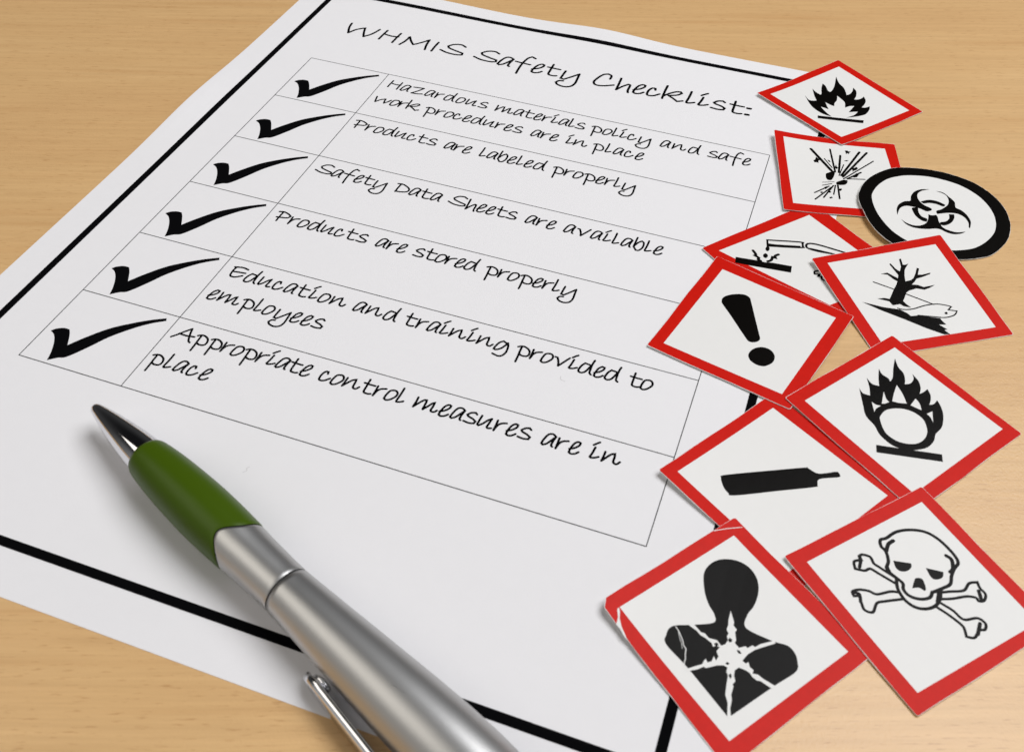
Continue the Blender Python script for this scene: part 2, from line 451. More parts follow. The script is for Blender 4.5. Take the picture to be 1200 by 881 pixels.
# ruled table: two columns, six rows
ROW, CX0 = 26.8484, 30.6169
pr = Print()
for j in range(7):
    pr.stroke([(0, -j * ROW), (U, -j * ROW)], 0.28, caps=False)
for x in (0, CX0, U):
    pr.stroke([(x, 0.12), (x, -6 * ROW - 0.12)], 0.25, caps=False)
pr.build('table_lines', M_HAIR, sheet, paper_z, 0.012, cut=0)
TEXT = {
 'h': [[[2.27,28.67],[2.79,25.31],[4.18,21.47]],[[4.18,21.47],[5.92,24.81],[8.54,27.2]],[[8.54,27.2],[9.46,24.05],[10.7,20.98]],[[10.7,20.98],[12.86,24.11],[14.14,28.14]],[[17.16,28.59],[16.88,25.17],[16.74,21.46]],[[22.76,28.38],[22.51,24.98],[22.38,20.94]],[[17.08,25.74],[20.11,25.24],[22.88,25.62]],[[25.48,20.64],[26.46,23.75],[26.83,27.34]],[[26.83,27.34],[28.47,24.57],[30.25,22.47]],[[30.25,22.47],[32.42,24.88],[34.58,27.89]],[[34.58,27.89],[34.87,24.17],[35.62,20.68]],[[38.38,27.47],[38.22,24.26],[38.24,20.67]],[[48.96,27.95],[46.96,28.95],[44.33,28.22],[42.74,26.4],[43.47,25.2],[46.38,24.18],[49.45,23.42],[49.63,22.22],[47.71,21.57],[44.07,21.7],[40.97,22.84]],[[62.2,27.95],[60.2,28.95],[57.58,28.22],[55.98,26.4],[56.71,25.2],[59.63,24.18],[62.69,23.42],[62.88,22.22],[60.95,21.57],[57.31,21.7],[54.22,22.84]],[[68.39,26.26],[66.85,27.11],[65.29,26.38],[64.29,23.59],[63.97,21.2],[64.69,20.77],[65.96,21.77],[67.25,24.07],[68.39,26.26]],[[68.39,26.26],[67.92,23.81],[67.86,21.53],[68.45,20.99]],[[75.7,29.68],[74.15,30.45],[73.0,28.91],[72.32,25.42],[72.18,21.49],[72.36,17.53]],[[69.54,25.3],[72.19,25.08],[75.22,24.91]],[[76.79,22.38],[78.58,23.5],[79.95,25.31],[80.05,26.63],[79.03,26.82],[77.87,25.48],[77.13,22.63],[77.08,20.71],[78.09,20.27],[79.49,20.8],[80.56,22.04]],[[83.08,28.26],[83.13,24.48],[83.21,21.59],[83.85,20.87],[85.34,20.8],[86.36,21.18]],[[81.65,25.87],[84.18,25.73],[86.39,25.72]],[[88.52,25.54],[88.33,22.58],[88.25,20.18],[89.51,19.95],[91.06,21.83],[93.77,25.39]],[[93.77,25.39],[93.93,22.22],[94.04,18.71],[93.09,16.23],[90.83,15.22],[88.44,15.85],[87.48,17.11],[88.3,18.42],[89.63,18.79]],[[104.87,26.18],[104.76,28.43],[103.46,29.27],[101.69,28.04],[100.2,24.1],[100.04,21.97],[101.23,20.6],[103.76,20.9],[107.15,22.76]],[[108.49,28.22],[108.68,24.16],[108.76,20.11]],[[108.76,20.11],[110.26,22.96],[111.91,25.15],[112.67,24.63],[112.72,21.2],[113.13,19.83]],[[114.48,22.38],[116.27,23.5],[117.64,25.31],[117.73,26.63],[116.72,26.82],[115.56,25.48],[114.82,22.63],[114.77,20.71],[115.78,20.27],[117.18,20.8],[118.25,22.04]],[[121.78,24.98],[121.52,26.04],[120.46,25.9],[119.63,24.03],[119.6,21.45],[120.47,20.7],[122.11,21.26],[123.74,23.03]],[[125.13,29.44],[125.08,25.36],[125.21,20.63]],[[125.23,22.22],[126.81,24.55],[128.88,26.58],[130.4,27.08],[130.99,26.31],[129.82,24.75],[127.79,23.64],[126.86,23.27]],[[126.86,23.27],[128.96,21.92],[130.54,20.58],[132.32,21.59]],[[134.0,28.76],[133.92,24.78],[133.67,21.43],[134.17,20.98],[135.13,21.35],[136.38,22.14]],[[138.66,26.58],[138.32,23.61],[137.88,21.47],[138.44,21.17],[139.87,21.71],[141.03,22.55]],[[137.72,27.55],[138.72,28.73],[139.63,29.61]],[[146.33,26.05],[145.51,26.76],[143.94,26.16],[142.76,24.76],[143.41,24.05],[145.48,23.35],[146.96,22.44],[146.65,21.26],[144.66,20.86],[142.38,21.17]],[[149.74,28.26],[149.79,24.48],[149.87,21.59],[150.5,20.87],[152.0,20.8],[153.01,21.18]],[[148.31,25.87],[150.84,25.73],[153.04,25.72]],[[154.41,25.34],[155.38,25.43]],[[154.39,21.2],[155.35,21.3]]],
 'b1a': [[[33.99,-3.3],[33.82,-5.44],[33.73,-7.75]],[[37.49,-3.43],[37.34,-5.55],[37.25,-8.08]],[[33.94,-5.08],[35.84,-5.39],[37.57,-5.16]],[[41.34,-4.75],[40.37,-4.22],[39.4,-4.68],[38.78,-6.42],[38.57,-7.91],[39.03,-8.18],[39.82,-7.56],[40.63,-6.12],[41.34,-4.75]],[[41.34,-4.75],[41.04,-6.28],[41.01,-7.71],[41.38,-8.05]],[[42.38,-4.58],[44.1,-4.34],[46.02,-4.11]],[[46.02,-4.11],[44.59,-6.41],[42.96,-8.4]],[[42.96,-8.4],[44.96,-8.2],[46.75,-7.7]],[[50.52,-4.75],[49.56,-4.22],[48.58,-4.68],[47.96,-6.42],[47.76,-7.91],[48.21,-8.18],[49.0,-7.56],[49.81,-6.12],[50.52,-4.75]],[[50.52,-4.75],[50.23,-6.28],[50.19,-7.71],[50.56,-8.05]],[[51.56,-4.83],[51.62,-6.42],[51.6,-8.23]],[[51.6,-8.23],[51.98,-6.49],[52.66,-5.51],[53.94,-4.98]],[[57.28,-4.89],[55.94,-4.72],[55.32,-5.78],[54.94,-7.5],[55.17,-8.22],[55.87,-8.36],[56.68,-7.73],[57.27,-6.25],[57.66,-4.88]],[[58.04,-2.92],[57.79,-4.61],[57.81,-6.4],[57.92,-7.7],[58.45,-8.17]],[[60.94,-4.72],[59.94,-5.18],[59.49,-6.82],[59.45,-8.09],[60.11,-8.42],[61.06,-7.89],[61.97,-6.5],[61.99,-5.45],[61.46,-4.81],[60.94,-4.72]],[[63.18,-4.75],[63.05,-6.47],[62.99,-7.78],[63.36,-8.01],[64.15,-7.16],[65.01,-5.73],[65.81,-4.87]],[[65.81,-4.87],[65.61,-6.6],[65.49,-7.75],[65.89,-8.07],[66.62,-7.8]],[[70.09,-4.88],[69.58,-4.44],[68.59,-4.81],[67.86,-5.69],[68.26,-6.13],[69.56,-6.57],[70.48,-7.14],[70.29,-7.88],[69.05,-8.13],[67.62,-7.93]],[[73.84,-4.7],[73.91,-6.32],[73.81,-8.07]],[[73.81,-8.07],[74.77,-6.3],[75.56,-5.12],[76.18,-4.89],[76.32,-5.9],[76.33,-7.94]],[[76.39,-8.07],[77.14,-6.81],[77.87,-5.47],[78.39,-5.0],[78.43,-6.13],[78.36,-7.66],[78.78,-7.99],[79.43,-7.82],[79.82,-7.19]],[[83.28,-4.75],[82.31,-4.22],[81.34,-4.68],[80.72,-6.42],[80.51,-7.91],[80.97,-8.18],[81.76,-7.56],[82.57,-6.12],[83.28,-4.75]],[[83.28,-4.75],[82.98,-6.28],[82.95,-7.71],[83.32,-8.05]],[[84.91,-3.5],[84.94,-5.87],[84.99,-7.67],[85.39,-8.12],[86.32,-8.17],[86.95,-7.93]],[[84.02,-4.99],[85.6,-5.08],[86.98,-5.09]],[[87.67,-7.18],[88.79,-6.47],[89.65,-5.35],[89.71,-4.52],[89.08,-4.4],[88.35,-5.24],[87.89,-7.02],[87.85,-8.22],[88.49,-8.5],[89.36,-8.16],[90.03,-7.39]],[[90.73,-4.83],[90.78,-6.42],[90.76,-8.23]],[[90.76,-8.23],[91.14,-6.49],[91.83,-5.51],[93.1,-4.98]],[[94.38,-4.55],[94.17,-6.41],[93.89,-7.75],[94.24,-7.94],[95.13,-7.6],[95.86,-7.07]],[[93.8,-3.95],[94.42,-3.21],[94.98,-2.66]],[[99.32,-4.75],[98.36,-4.22],[97.39,-4.68],[96.76,-6.42],[96.56,-7.91],[97.01,-8.18],[97.8,-7.56],[98.61,-6.12],[99.32,-4.75]],[[99.32,-4.75],[99.03,-6.28],[98.99,-7.71],[99.36,-8.05]],[[100.27,-3.19],[100.22,-5.67],[100.06,-7.77],[100.37,-8.05],[100.98,-7.82],[101.75,-7.33]],[[104.92,-4.88],[104.41,-4.44],[103.42,-4.81],[102.69,-5.69],[103.09,-6.13],[104.39,-6.57],[105.31,-7.14],[105.12,-7.88],[103.88,-8.13],[102.45,-7.93]],[[107.63,-5.24],[108.53,-4.73],[109.7,-4.79],[110.85,-5.64],[111.2,-6.99],[110.77,-7.84],[109.63,-8.06],[108.89,-7.75]],[[108.56,-4.93],[108.6,-6.92],[108.68,-8.59],[108.71,-10.68]],[[113.45,-4.72],[112.46,-5.18],[112.01,-6.82],[111.97,-8.09],[112.63,-8.42],[113.58,-7.89],[114.49,-6.5],[114.51,-5.45],[113.98,-4.81],[113.45,-4.72]],[[115.48,-3.19],[115.43,-5.67],[115.27,-7.77],[115.58,-8.05],[116.19,-7.82],[116.97,-7.33]],[[118.32,-4.55],[118.1,-6.41],[117.83,-7.75],[118.18,-7.94],[119.07,-7.6],[119.8,-7.07]],[[117.73,-3.95],[118.35,-3.21],[118.92,-2.66]],[[121.93,-5.55],[121.76,-4.89],[121.1,-4.98],[120.58,-6.15],[120.56,-7.76],[121.11,-8.23],[122.13,-7.88],[123.15,-6.77]],[[124.56,-5.2],[124.44,-7.05],[124.39,-8.55],[125.18,-8.7],[126.15,-7.52],[127.84,-5.3]],[[127.84,-5.3],[127.94,-7.28],[128.01,-9.47],[127.42,-11.02],[126.01,-11.65],[124.51,-11.26],[123.91,-10.47],[124.42,-9.65],[125.26,-9.42]],[[134.42,-4.75],[133.45,-4.22],[132.48,-4.68],[131.86,-6.42],[131.65,-7.91],[132.11,-8.18],[132.9,-7.56],[133.71,-6.12],[134.42,-4.75]],[[134.42,-4.75],[134.12,-6.28],[134.09,-7.71],[134.46,-8.05]],[[135.78,-4.98],[135.76,-6.46],[135.62,-8.0]],[[135.62,-8.0],[136.44,-6.63],[137.29,-5.32],[138.09,-4.81],[138.27,-5.62],[138.33,-7.17],[138.68,-7.7],[139.33,-7.69],[139.87,-6.85]],[[143.38,-4.89],[142.04,-4.72],[141.41,-5.78],[141.04,-7.5],[141.27,-8.22],[141.96,-8.36],[142.78,-7.73],[143.36,-6.25],[143.75,-4.88]],[[144.14,-2.92],[143.88,-4.61],[143.9,-6.4],[144.02,-7.7],[144.54,-8.17]],[[150.02,-4.88],[149.51,-4.44],[148.52,-4.81],[147.79,-5.69],[148.19,-6.13],[149.49,-6.57],[150.41,-7.14],[150.22,-7.88],[148.98,-8.13],[147.55,-7.93]],[[153.77,-4.75],[152.81,-4.22],[151.83,-4.68],[151.21,-6.42],[151.01,-7.91],[151.46,-8.18],[152.25,-7.56],[153.06,-6.12],[153.77,-4.75]],[[153.77,-4.75],[153.48,-6.28],[153.44,-7.71],[153.81,-8.05]],[[158.26,-2.62],[157.29,-2.14],[156.56,-3.1],[156.14,-5.28],[156.05,-7.74],[156.17,-10.21]],[[154.41,-5.35],[156.06,-5.49],[157.96,-5.6]],[[158.85,-7.18],[159.97,-6.47],[160.83,-5.35],[160.88,-4.52],[160.25,-4.4],[159.52,-5.24],[159.06,-7.02],[159.03,-8.22],[159.66,-8.5],[160.54,-8.16],[161.21,-7.39]]],
 'b1b': [[[33.01,-14.76],[33.32,-16.47],[33.71,-18.07]],[[33.71,-18.07],[34.95,-16.34],[36.45,-15.23]],[[36.45,-15.23],[36.63,-16.76],[36.87,-17.9]],[[36.87,-17.9],[37.75,-16.75],[38.58,-15.25]],[[40.61,-14.53],[39.61,-14.99],[39.16,-16.63],[39.12,-17.9],[39.78,-18.23],[40.73,-17.7],[41.64,-16.31],[41.66,-15.26],[41.13,-14.62],[40.61,-14.53]],[[42.2,-14.64],[42.25,-16.23],[42.23,-18.04]],[[42.23,-18.04],[42.61,-16.3],[43.3,-15.32],[44.57,-14.79]],[[45.13,-12.58],[45.1,-15.12],[45.18,-18.08]],[[45.19,-17.09],[46.18,-15.63],[47.48,-14.36],[48.42,-14.05],[48.79,-14.53],[48.06,-15.51],[46.79,-16.2],[46.21,-16.43]],[[46.21,-16.43],[47.52,-17.27],[48.51,-18.11],[49.62,-17.48]],[[51.61,-15.05],[52.52,-14.54],[53.69,-14.61],[54.84,-15.45],[55.19,-16.8],[54.76,-17.65],[53.62,-17.87],[52.88,-17.56]],[[52.55,-14.74],[52.59,-16.73],[52.67,-18.4],[52.7,-20.49]],[[55.94,-14.64],[56.0,-16.23],[55.98,-18.04]],[[55.98,-18.04],[56.36,-16.3],[57.04,-15.32],[58.31,-14.79]],[[60.55,-14.53],[59.56,-14.99],[59.11,-16.63],[59.07,-17.9],[59.73,-18.23],[60.67,-17.7],[61.59,-16.31],[61.61,-15.26],[61.08,-14.62],[60.55,-14.53]],[[63.72,-15.36],[63.56,-14.7],[62.9,-14.79],[62.38,-15.96],[62.36,-17.57],[62.9,-18.04],[63.93,-17.69],[64.95,-16.58]],[[65.7,-16.99],[66.81,-16.28],[67.67,-15.16],[67.73,-14.33],[67.1,-14.21],[66.37,-15.05],[65.91,-16.83],[65.88,-18.03],[66.51,-18.31],[67.38,-17.97],[68.05,-17.2]],[[71.15,-14.7],[69.81,-14.54],[69.18,-15.59],[68.81,-17.31],[69.04,-18.03],[69.73,-18.16],[70.55,-17.54],[71.13,-16.06],[71.52,-14.69]],[[71.91,-12.73],[71.65,-14.42],[71.67,-16.21],[71.79,-17.51],[72.31,-17.98]],[[73.25,-14.56],[73.12,-16.28],[73.06,-17.59],[73.43,-17.82],[74.22,-16.97],[75.08,-15.54],[75.88,-14.68]],[[75.88,-14.68],[75.69,-16.41],[75.56,-17.56],[75.96,-17.88],[76.69,-17.61]],[[77.44,-14.64],[77.49,-16.23],[77.47,-18.04]],[[77.47,-18.04],[77.85,-16.3],[78.54,-15.32],[79.81,-14.79]],[[80.56,-16.99],[81.68,-16.28],[82.54,-15.16],[82.59,-14.33],[81.96,-14.21],[81.23,-15.05],[80.77,-16.83],[80.74,-18.03],[81.37,-18.31],[82.25,-17.97],[82.92,-17.2]],[[86.14,-14.69],[85.63,-14.25],[84.64,-14.62],[83.91,-15.5],[84.31,-15.94],[85.61,-16.38],[86.53,-16.95],[86.34,-17.69],[85.09,-17.94],[83.67,-17.74]],[[92.77,-14.56],[91.81,-14.03],[90.84,-14.49],[90.22,-16.23],[90.01,-17.72],[90.47,-17.99],[91.26,-17.37],[92.07,-15.93],[92.77,-14.56]],[[92.77,-14.56],[92.48,-16.09],[92.44,-17.52],[92.82,-17.86]],[[93.52,-14.64],[93.57,-16.23],[93.55,-18.04]],[[93.55,-18.04],[93.93,-16.3],[94.62,-15.32],[95.89,-14.79]],[[96.59,-16.99],[97.7,-16.28],[98.56,-15.16],[98.62,-14.33],[97.99,-14.21],[97.26,-15.05],[96.8,-16.83],[96.77,-18.03],[97.4,-18.31],[98.28,-17.97],[98.95,-17.2]],[[102.75,-14.36],[102.53,-16.22],[102.26,-17.55],[102.61,-17.75],[103.5,-17.41],[104.23,-16.88]],[[102.16,-13.76],[102.78,-13.02],[103.35,-12.47]],[[104.95,-14.79],[104.92,-16.27],[104.79,-17.81]],[[104.79,-17.81],[105.61,-16.44],[106.46,-15.13],[107.26,-14.62],[107.44,-15.43],[107.5,-16.98],[107.85,-17.51],[108.49,-17.5],[109.04,-16.66]],[[111.1,-15.05],[112.0,-14.54],[113.17,-14.61],[114.33,-15.45],[114.68,-16.8],[114.24,-17.65],[113.11,-17.87],[112.37,-17.56]],[[112.03,-14.74],[112.08,-16.73],[112.16,-18.4],[112.19,-20.49]],[[115.87,-13.0],[115.82,-15.48],[115.66,-17.58],[115.97,-17.86],[116.58,-17.63],[117.35,-17.14]],[[121.09,-14.56],[120.13,-14.03],[119.16,-14.49],[118.54,-16.23],[118.33,-17.72],[118.79,-17.99],[119.58,-17.37],[120.39,-15.93],[121.09,-14.56]],[[121.09,-14.56],[120.8,-16.09],[120.77,-17.52],[121.14,-17.86]],[[123.48,-15.36],[123.32,-14.7],[122.66,-14.79],[122.13,-15.96],[122.12,-17.57],[122.66,-18.04],[123.68,-17.69],[124.7,-16.58]],[[125.68,-16.99],[126.8,-16.28],[127.66,-15.16],[127.72,-14.33],[127.08,-14.21],[126.35,-15.05],[125.89,-16.83],[125.86,-18.03],[126.49,-18.31],[127.37,-17.97],[128.04,-17.2]]],
 'b2a': [[[32.96,-30.83],[34.39,-30.5],[36.07,-30.95],[37.21,-31.73],[36.64,-32.67],[35.1,-33.1],[33.36,-33.39]],[[34.18,-30.58],[34.11,-32.94],[34.12,-35.02]],[[37.95,-31.74],[38.0,-33.32],[37.98,-35.13]],[[37.98,-35.13],[38.36,-33.4],[39.05,-32.42],[40.32,-31.89]],[[42.55,-31.63],[41.55,-32.09],[41.1,-33.73],[41.06,-35.0],[41.72,-35.33],[42.67,-34.8],[43.58,-33.41],[43.6,-32.36],[43.07,-31.72],[42.55,-31.63]],[[46.69,-31.8],[45.35,-31.63],[44.72,-32.69],[44.34,-34.41],[44.58,-35.13],[45.27,-35.26],[46.08,-34.64],[46.67,-33.16],[47.06,-31.79]],[[47.45,-29.83],[47.19,-31.52],[47.21,-33.31],[47.32,-34.61],[47.85,-35.08]],[[48.78,-31.66],[48.65,-33.38],[48.59,-34.69],[48.95,-34.92],[49.75,-34.07],[50.6,-32.64],[51.4,-31.78]],[[51.4,-31.78],[51.21,-33.51],[51.08,-34.66],[51.48,-34.98],[52.21,-34.7]],[[54.32,-32.46],[54.16,-31.8],[53.49,-31.89],[52.97,-33.06],[52.95,-34.67],[53.5,-35.14],[54.52,-34.79],[55.54,-33.68]],[[57.18,-30.41],[57.21,-32.77],[57.26,-34.58],[57.65,-35.03],[58.59,-35.08],[59.22,-34.83]],[[56.28,-31.9],[57.86,-31.99],[59.24,-32.0]],[[62.45,-31.79],[61.94,-31.35],[60.96,-31.72],[60.23,-32.6],[60.63,-33.04],[61.92,-33.48],[62.85,-34.05],[62.66,-34.79],[61.41,-35.04],[59.98,-34.84]],[[68.88,-31.66],[67.92,-31.13],[66.94,-31.59],[66.32,-33.33],[66.11,-34.82],[66.57,-35.09],[67.36,-34.47],[68.17,-33.03],[68.88,-31.66]],[[68.88,-31.66],[68.59,-33.19],[68.55,-34.62],[68.92,-34.95]],[[69.52,-31.74],[69.57,-33.32],[69.55,-35.13]],[[69.55,-35.13],[69.93,-33.4],[70.62,-32.42],[71.89,-31.89]],[[72.48,-34.09],[73.6,-33.38],[74.46,-32.26],[74.52,-31.43],[73.89,-31.31],[73.16,-32.15],[72.69,-33.93],[72.66,-35.13],[73.3,-35.4],[74.17,-35.07],[74.84,-34.3]],[[78.62,-30.1],[78.57,-32.58],[78.41,-34.68],[78.72,-34.96],[79.32,-34.73],[80.1,-34.23]],[[83.67,-31.66],[82.71,-31.13],[81.74,-31.59],[81.12,-33.33],[80.91,-34.82],[81.36,-35.09],[82.16,-34.47],[82.97,-33.03],[83.67,-31.66]],[[83.67,-31.66],[83.38,-33.19],[83.34,-34.62],[83.72,-34.95]],[[84.63,-29.79],[84.58,-32.04],[84.52,-34.27]],[[84.52,-34.27],[85.27,-32.2],[86.24,-30.97],[86.96,-31.64],[87.11,-33.69],[86.42,-35.36],[85.52,-35.6],[84.52,-34.27]],[[87.92,-34.09],[89.03,-33.38],[89.89,-32.26],[89.95,-31.43],[89.32,-31.31],[88.59,-32.15],[88.13,-33.93],[88.1,-35.13],[88.73,-35.4],[89.6,-35.07],[90.27,-34.3]],[[91.29,-30.1],[91.24,-32.58],[91.08,-34.68],[91.39,-34.96],[92.0,-34.73],[92.78,-34.23]],[[93.58,-34.09],[94.7,-33.38],[95.56,-32.26],[95.62,-31.43],[94.99,-31.31],[94.26,-32.15],[93.8,-33.93],[93.76,-35.13],[94.4,-35.4],[95.27,-35.07],[95.94,-34.3]],[[99.09,-31.8],[97.75,-31.63],[97.13,-32.69],[96.75,-34.41],[96.98,-35.13],[97.68,-35.26],[98.49,-34.64],[99.08,-33.16],[99.47,-31.79]],[[99.85,-29.83],[99.6,-31.52],[99.62,-33.31],[99.73,-34.61],[100.25,-35.08]],[[102.87,-32.15],[103.77,-31.64],[104.94,-31.7],[106.09,-32.55],[106.44,-33.9],[106.01,-34.74],[104.87,-34.97],[104.13,-34.66]],[[103.8,-31.84],[103.84,-33.83],[103.92,-35.5],[103.95,-37.59]],[[107.07,-31.74],[107.13,-33.32],[107.1,-35.13]],[[107.1,-35.13],[107.49,-33.4],[108.17,-32.42],[109.44,-31.89]],[[111.56,-31.63],[110.57,-32.09],[110.11,-33.73],[110.07,-35.0],[110.73,-35.33],[111.68,-34.8],[112.59,-33.41],[112.61,-32.36],[112.09,-31.72],[111.56,-31.63]],[[113.24,-32.15],[114.14,-31.64],[115.31,-31.7],[116.47,-32.55],[116.82,-33.9],[116.38,-34.74],[115.24,-34.97],[114.51,-34.66]],[[114.17,-31.84],[114.22,-33.83],[114.3,-35.5],[114.33,-37.59]],[[117.45,-34.09],[118.56,-33.38],[119.42,-32.26],[119.48,-31.43],[118.85,-31.31],[118.12,-32.15],[117.66,-33.93],[117.63,-35.13],[118.26,-35.4],[119.13,-35.07],[119.8,-34.3]],[[120.43,-31.74],[120.49,-33.32],[120.46,-35.13]],[[120.46,-35.13],[120.85,-33.4],[121.53,-32.42],[122.8,-31.89]],[[123.64,-30.1],[123.59,-32.58],[123.43,-34.68],[123.74,-34.96],[124.35,-34.73],[125.12,-34.23]],[[126.4,-32.11],[126.28,-33.96],[126.23,-35.46],[127.02,-35.6],[127.99,-34.43],[129.69,-32.21]],[[129.69,-32.21],[129.78,-34.19],[129.85,-36.38],[129.26,-37.93],[127.85,-38.56],[126.35,-38.16],[125.75,-37.38],[126.26,-36.56],[127.1,-36.33]]],
 'b3a': [[[38.15,-57.65],[36.9,-57.03],[35.26,-57.48],[34.27,-58.62],[34.72,-59.37],[36.54,-60.01],[38.46,-60.48],[38.58,-61.23],[37.37,-61.64],[35.1,-61.56],[33.16,-60.85]],[[41.87,-58.71],[40.91,-58.18],[39.94,-58.63],[39.31,-60.38],[39.11,-61.87],[39.56,-62.14],[40.35,-61.52],[41.16,-60.08],[41.87,-58.71]],[[41.87,-58.71],[41.58,-60.24],[41.54,-61.66],[41.91,-62.0]],[[46.3,-56.57],[45.33,-56.09],[44.6,-57.05],[44.18,-59.23],[44.09,-61.69],[44.21,-64.17]],[[42.45,-59.31],[44.1,-59.45],[46.0,-59.56]],[[46.83,-61.14],[47.95,-60.43],[48.81,-59.3],[48.86,-58.48],[48.23,-58.36],[47.5,-59.2],[47.04,-60.98],[47.01,-62.18],[47.64,-62.45],[48.52,-62.12],[49.19,-61.35]],[[50.62,-57.46],[50.65,-59.82],[50.7,-61.63],[51.09,-62.08],[52.03,-62.12],[52.66,-61.88]],[[49.72,-58.95],[51.3,-59.04],[52.68,-59.05]],[[53.86,-59.16],[53.74,-61.01],[53.7,-62.51],[54.48,-62.65],[55.45,-61.48],[57.15,-59.26]],[[57.15,-59.26],[57.25,-61.23],[57.31,-63.43],[56.72,-64.98],[55.31,-65.61],[53.81,-65.21],[53.21,-64.43],[53.73,-63.61],[54.56,-63.38]],[[60.38,-58.18],[62.04,-58.01],[64.1,-58.99],[64.85,-60.05],[64.48,-61.08],[63.0,-61.77],[61.03,-62.02]],[[61.42,-58.07],[61.19,-60.13],[61.12,-62.22]],[[68.31,-58.71],[67.35,-58.18],[66.37,-58.63],[65.75,-60.38],[65.55,-61.87],[66.0,-62.14],[66.79,-61.52],[67.6,-60.08],[68.31,-58.71]],[[68.31,-58.71],[68.02,-60.24],[67.98,-61.66],[68.35,-62.0]],[[69.94,-57.46],[69.97,-59.82],[70.02,-61.63],[70.42,-62.08],[71.35,-62.12],[71.99,-61.88]],[[69.05,-58.95],[70.63,-59.04],[72.01,-59.05]],[[75.46,-58.71],[74.5,-58.18],[73.53,-58.63],[72.91,-60.38],[72.7,-61.87],[73.16,-62.14],[73.95,-61.52],[74.76,-60.08],[75.46,-58.71]],[[75.46,-58.71],[75.17,-60.24],[75.14,-61.66],[75.51,-62.0]],[[83.28,-57.65],[82.03,-57.03],[80.39,-57.48],[79.39,-58.62],[79.85,-59.37],[81.67,-60.01],[83.58,-60.48],[83.7,-61.23],[82.5,-61.64],[80.22,-61.56],[78.29,-60.85]],[[84.32,-57.48],[84.44,-60.02],[84.49,-62.55]],[[84.49,-62.55],[85.42,-60.77],[86.46,-59.4],[86.93,-59.73],[86.96,-61.87],[87.22,-62.73]],[[87.84,-61.14],[88.96,-60.43],[89.82,-59.3],[89.88,-58.48],[89.24,-58.36],[88.51,-59.2],[88.05,-60.98],[88.02,-62.18],[88.65,-62.45],[89.53,-62.12],[90.2,-61.35]],[[90.82,-61.14],[91.93,-60.43],[92.79,-59.3],[92.85,-58.48],[92.22,-58.36],[91.49,-59.2],[91.03,-60.98],[91.0,-62.18],[91.63,-62.45],[92.5,-62.12],[93.17,-61.35]],[[94.69,-57.46],[94.72,-59.82],[94.77,-61.63],[95.17,-62.08],[96.1,-62.12],[96.73,-61.88]],[[93.79,-58.95],[95.38,-59.04],[96.76,-59.05]],[[99.84,-58.84],[99.33,-58.4],[98.35,-58.77],[97.62,-59.65],[98.02,-60.09],[99.31,-60.53],[100.24,-61.1],[100.05,-61.83],[98.8,-62.09],[97.38,-61.89]],[[106.2,-58.71],[105.24,-58.18],[104.27,-58.63],[103.64,-60.38],[103.44,-61.87],[103.89,-62.14],[104.68,-61.52],[105.49,-60.08],[106.2,-58.71]],[[106.2,-58.71],[105.91,-60.24],[105.87,-61.66],[106.24,-62.0]],[[106.99,-58.79],[107.05,-60.37],[107.02,-62.18]],[[107.02,-62.18],[107.41,-60.44],[108.09,-59.47],[109.36,-58.94]],[[110.11,-61.14],[111.23,-60.43],[112.09,-59.3],[112.14,-58.48],[111.51,-58.36],[110.78,-59.2],[110.32,-60.98],[110.29,-62.18],[110.92,-62.45],[111.8,-62.12],[112.47,-61.35]],[[118.33,-58.71],[117.36,-58.18],[116.39,-58.63],[115.77,-60.38],[115.56,-61.87],[116.02,-62.14],[116.81,-61.52],[117.62,-60.08],[118.33,-58.71]],[[118.33,-58.71],[118.03,-60.24],[118.0,-61.66],[118.37,-62.0]],[[119.27,-59.21],[119.87,-59.26],[120.55,-60.77],[120.88,-62.13]],[[120.88,-62.13],[121.74,-60.59],[122.97,-58.35]],[[126.64,-58.71],[125.67,-58.18],[124.7,-58.63],[124.08,-60.38],[123.87,-61.87],[124.33,-62.14],[125.12,-61.52],[125.93,-60.08],[126.64,-58.71]],[[126.64,-58.71],[126.34,-60.24],[126.31,-61.66],[126.68,-62.0]],[[128.16,-58.51],[127.95,-60.37],[127.67,-61.7],[128.03,-61.89],[128.92,-61.55],[129.65,-61.03]],[[127.58,-57.9],[128.2,-57.17],[128.77,-56.62]],[[130.76,-57.15],[130.71,-59.63],[130.55,-61.73],[130.86,-62.01],[131.47,-61.78],[132.24,-61.28]],[[135.91,-58.71],[134.95,-58.18],[133.97,-58.63],[133.35,-60.38],[133.15,-61.87],[133.6,-62.14],[134.39,-61.52],[135.2,-60.08],[135.91,-58.71]],[[135.91,-58.71],[135.62,-60.24],[135.58,-61.66],[135.95,-62.0]],[[136.96,-56.84],[136.91,-59.09],[136.85,-61.32]],[[136.85,-61.32],[137.6,-59.25],[138.57,-58.02],[139.29,-58.69],[139.44,-60.74],[138.75,-62.41],[137.85,-62.65],[136.85,-61.32]],[[140.55,-57.15],[140.5,-59.63],[140.34,-61.73],[140.65,-62.01],[141.26,-61.78],[142.03,-61.28]],[[142.94,-61.14],[144.05,-60.43],[144.91,-59.3],[144.97,-58.48],[144.34,-58.36],[143.61,-59.2],[143.15,-60.98],[143.12,-62.18],[143.75,-62.45],[144.62,-62.12],[145.29,-61.35]]],
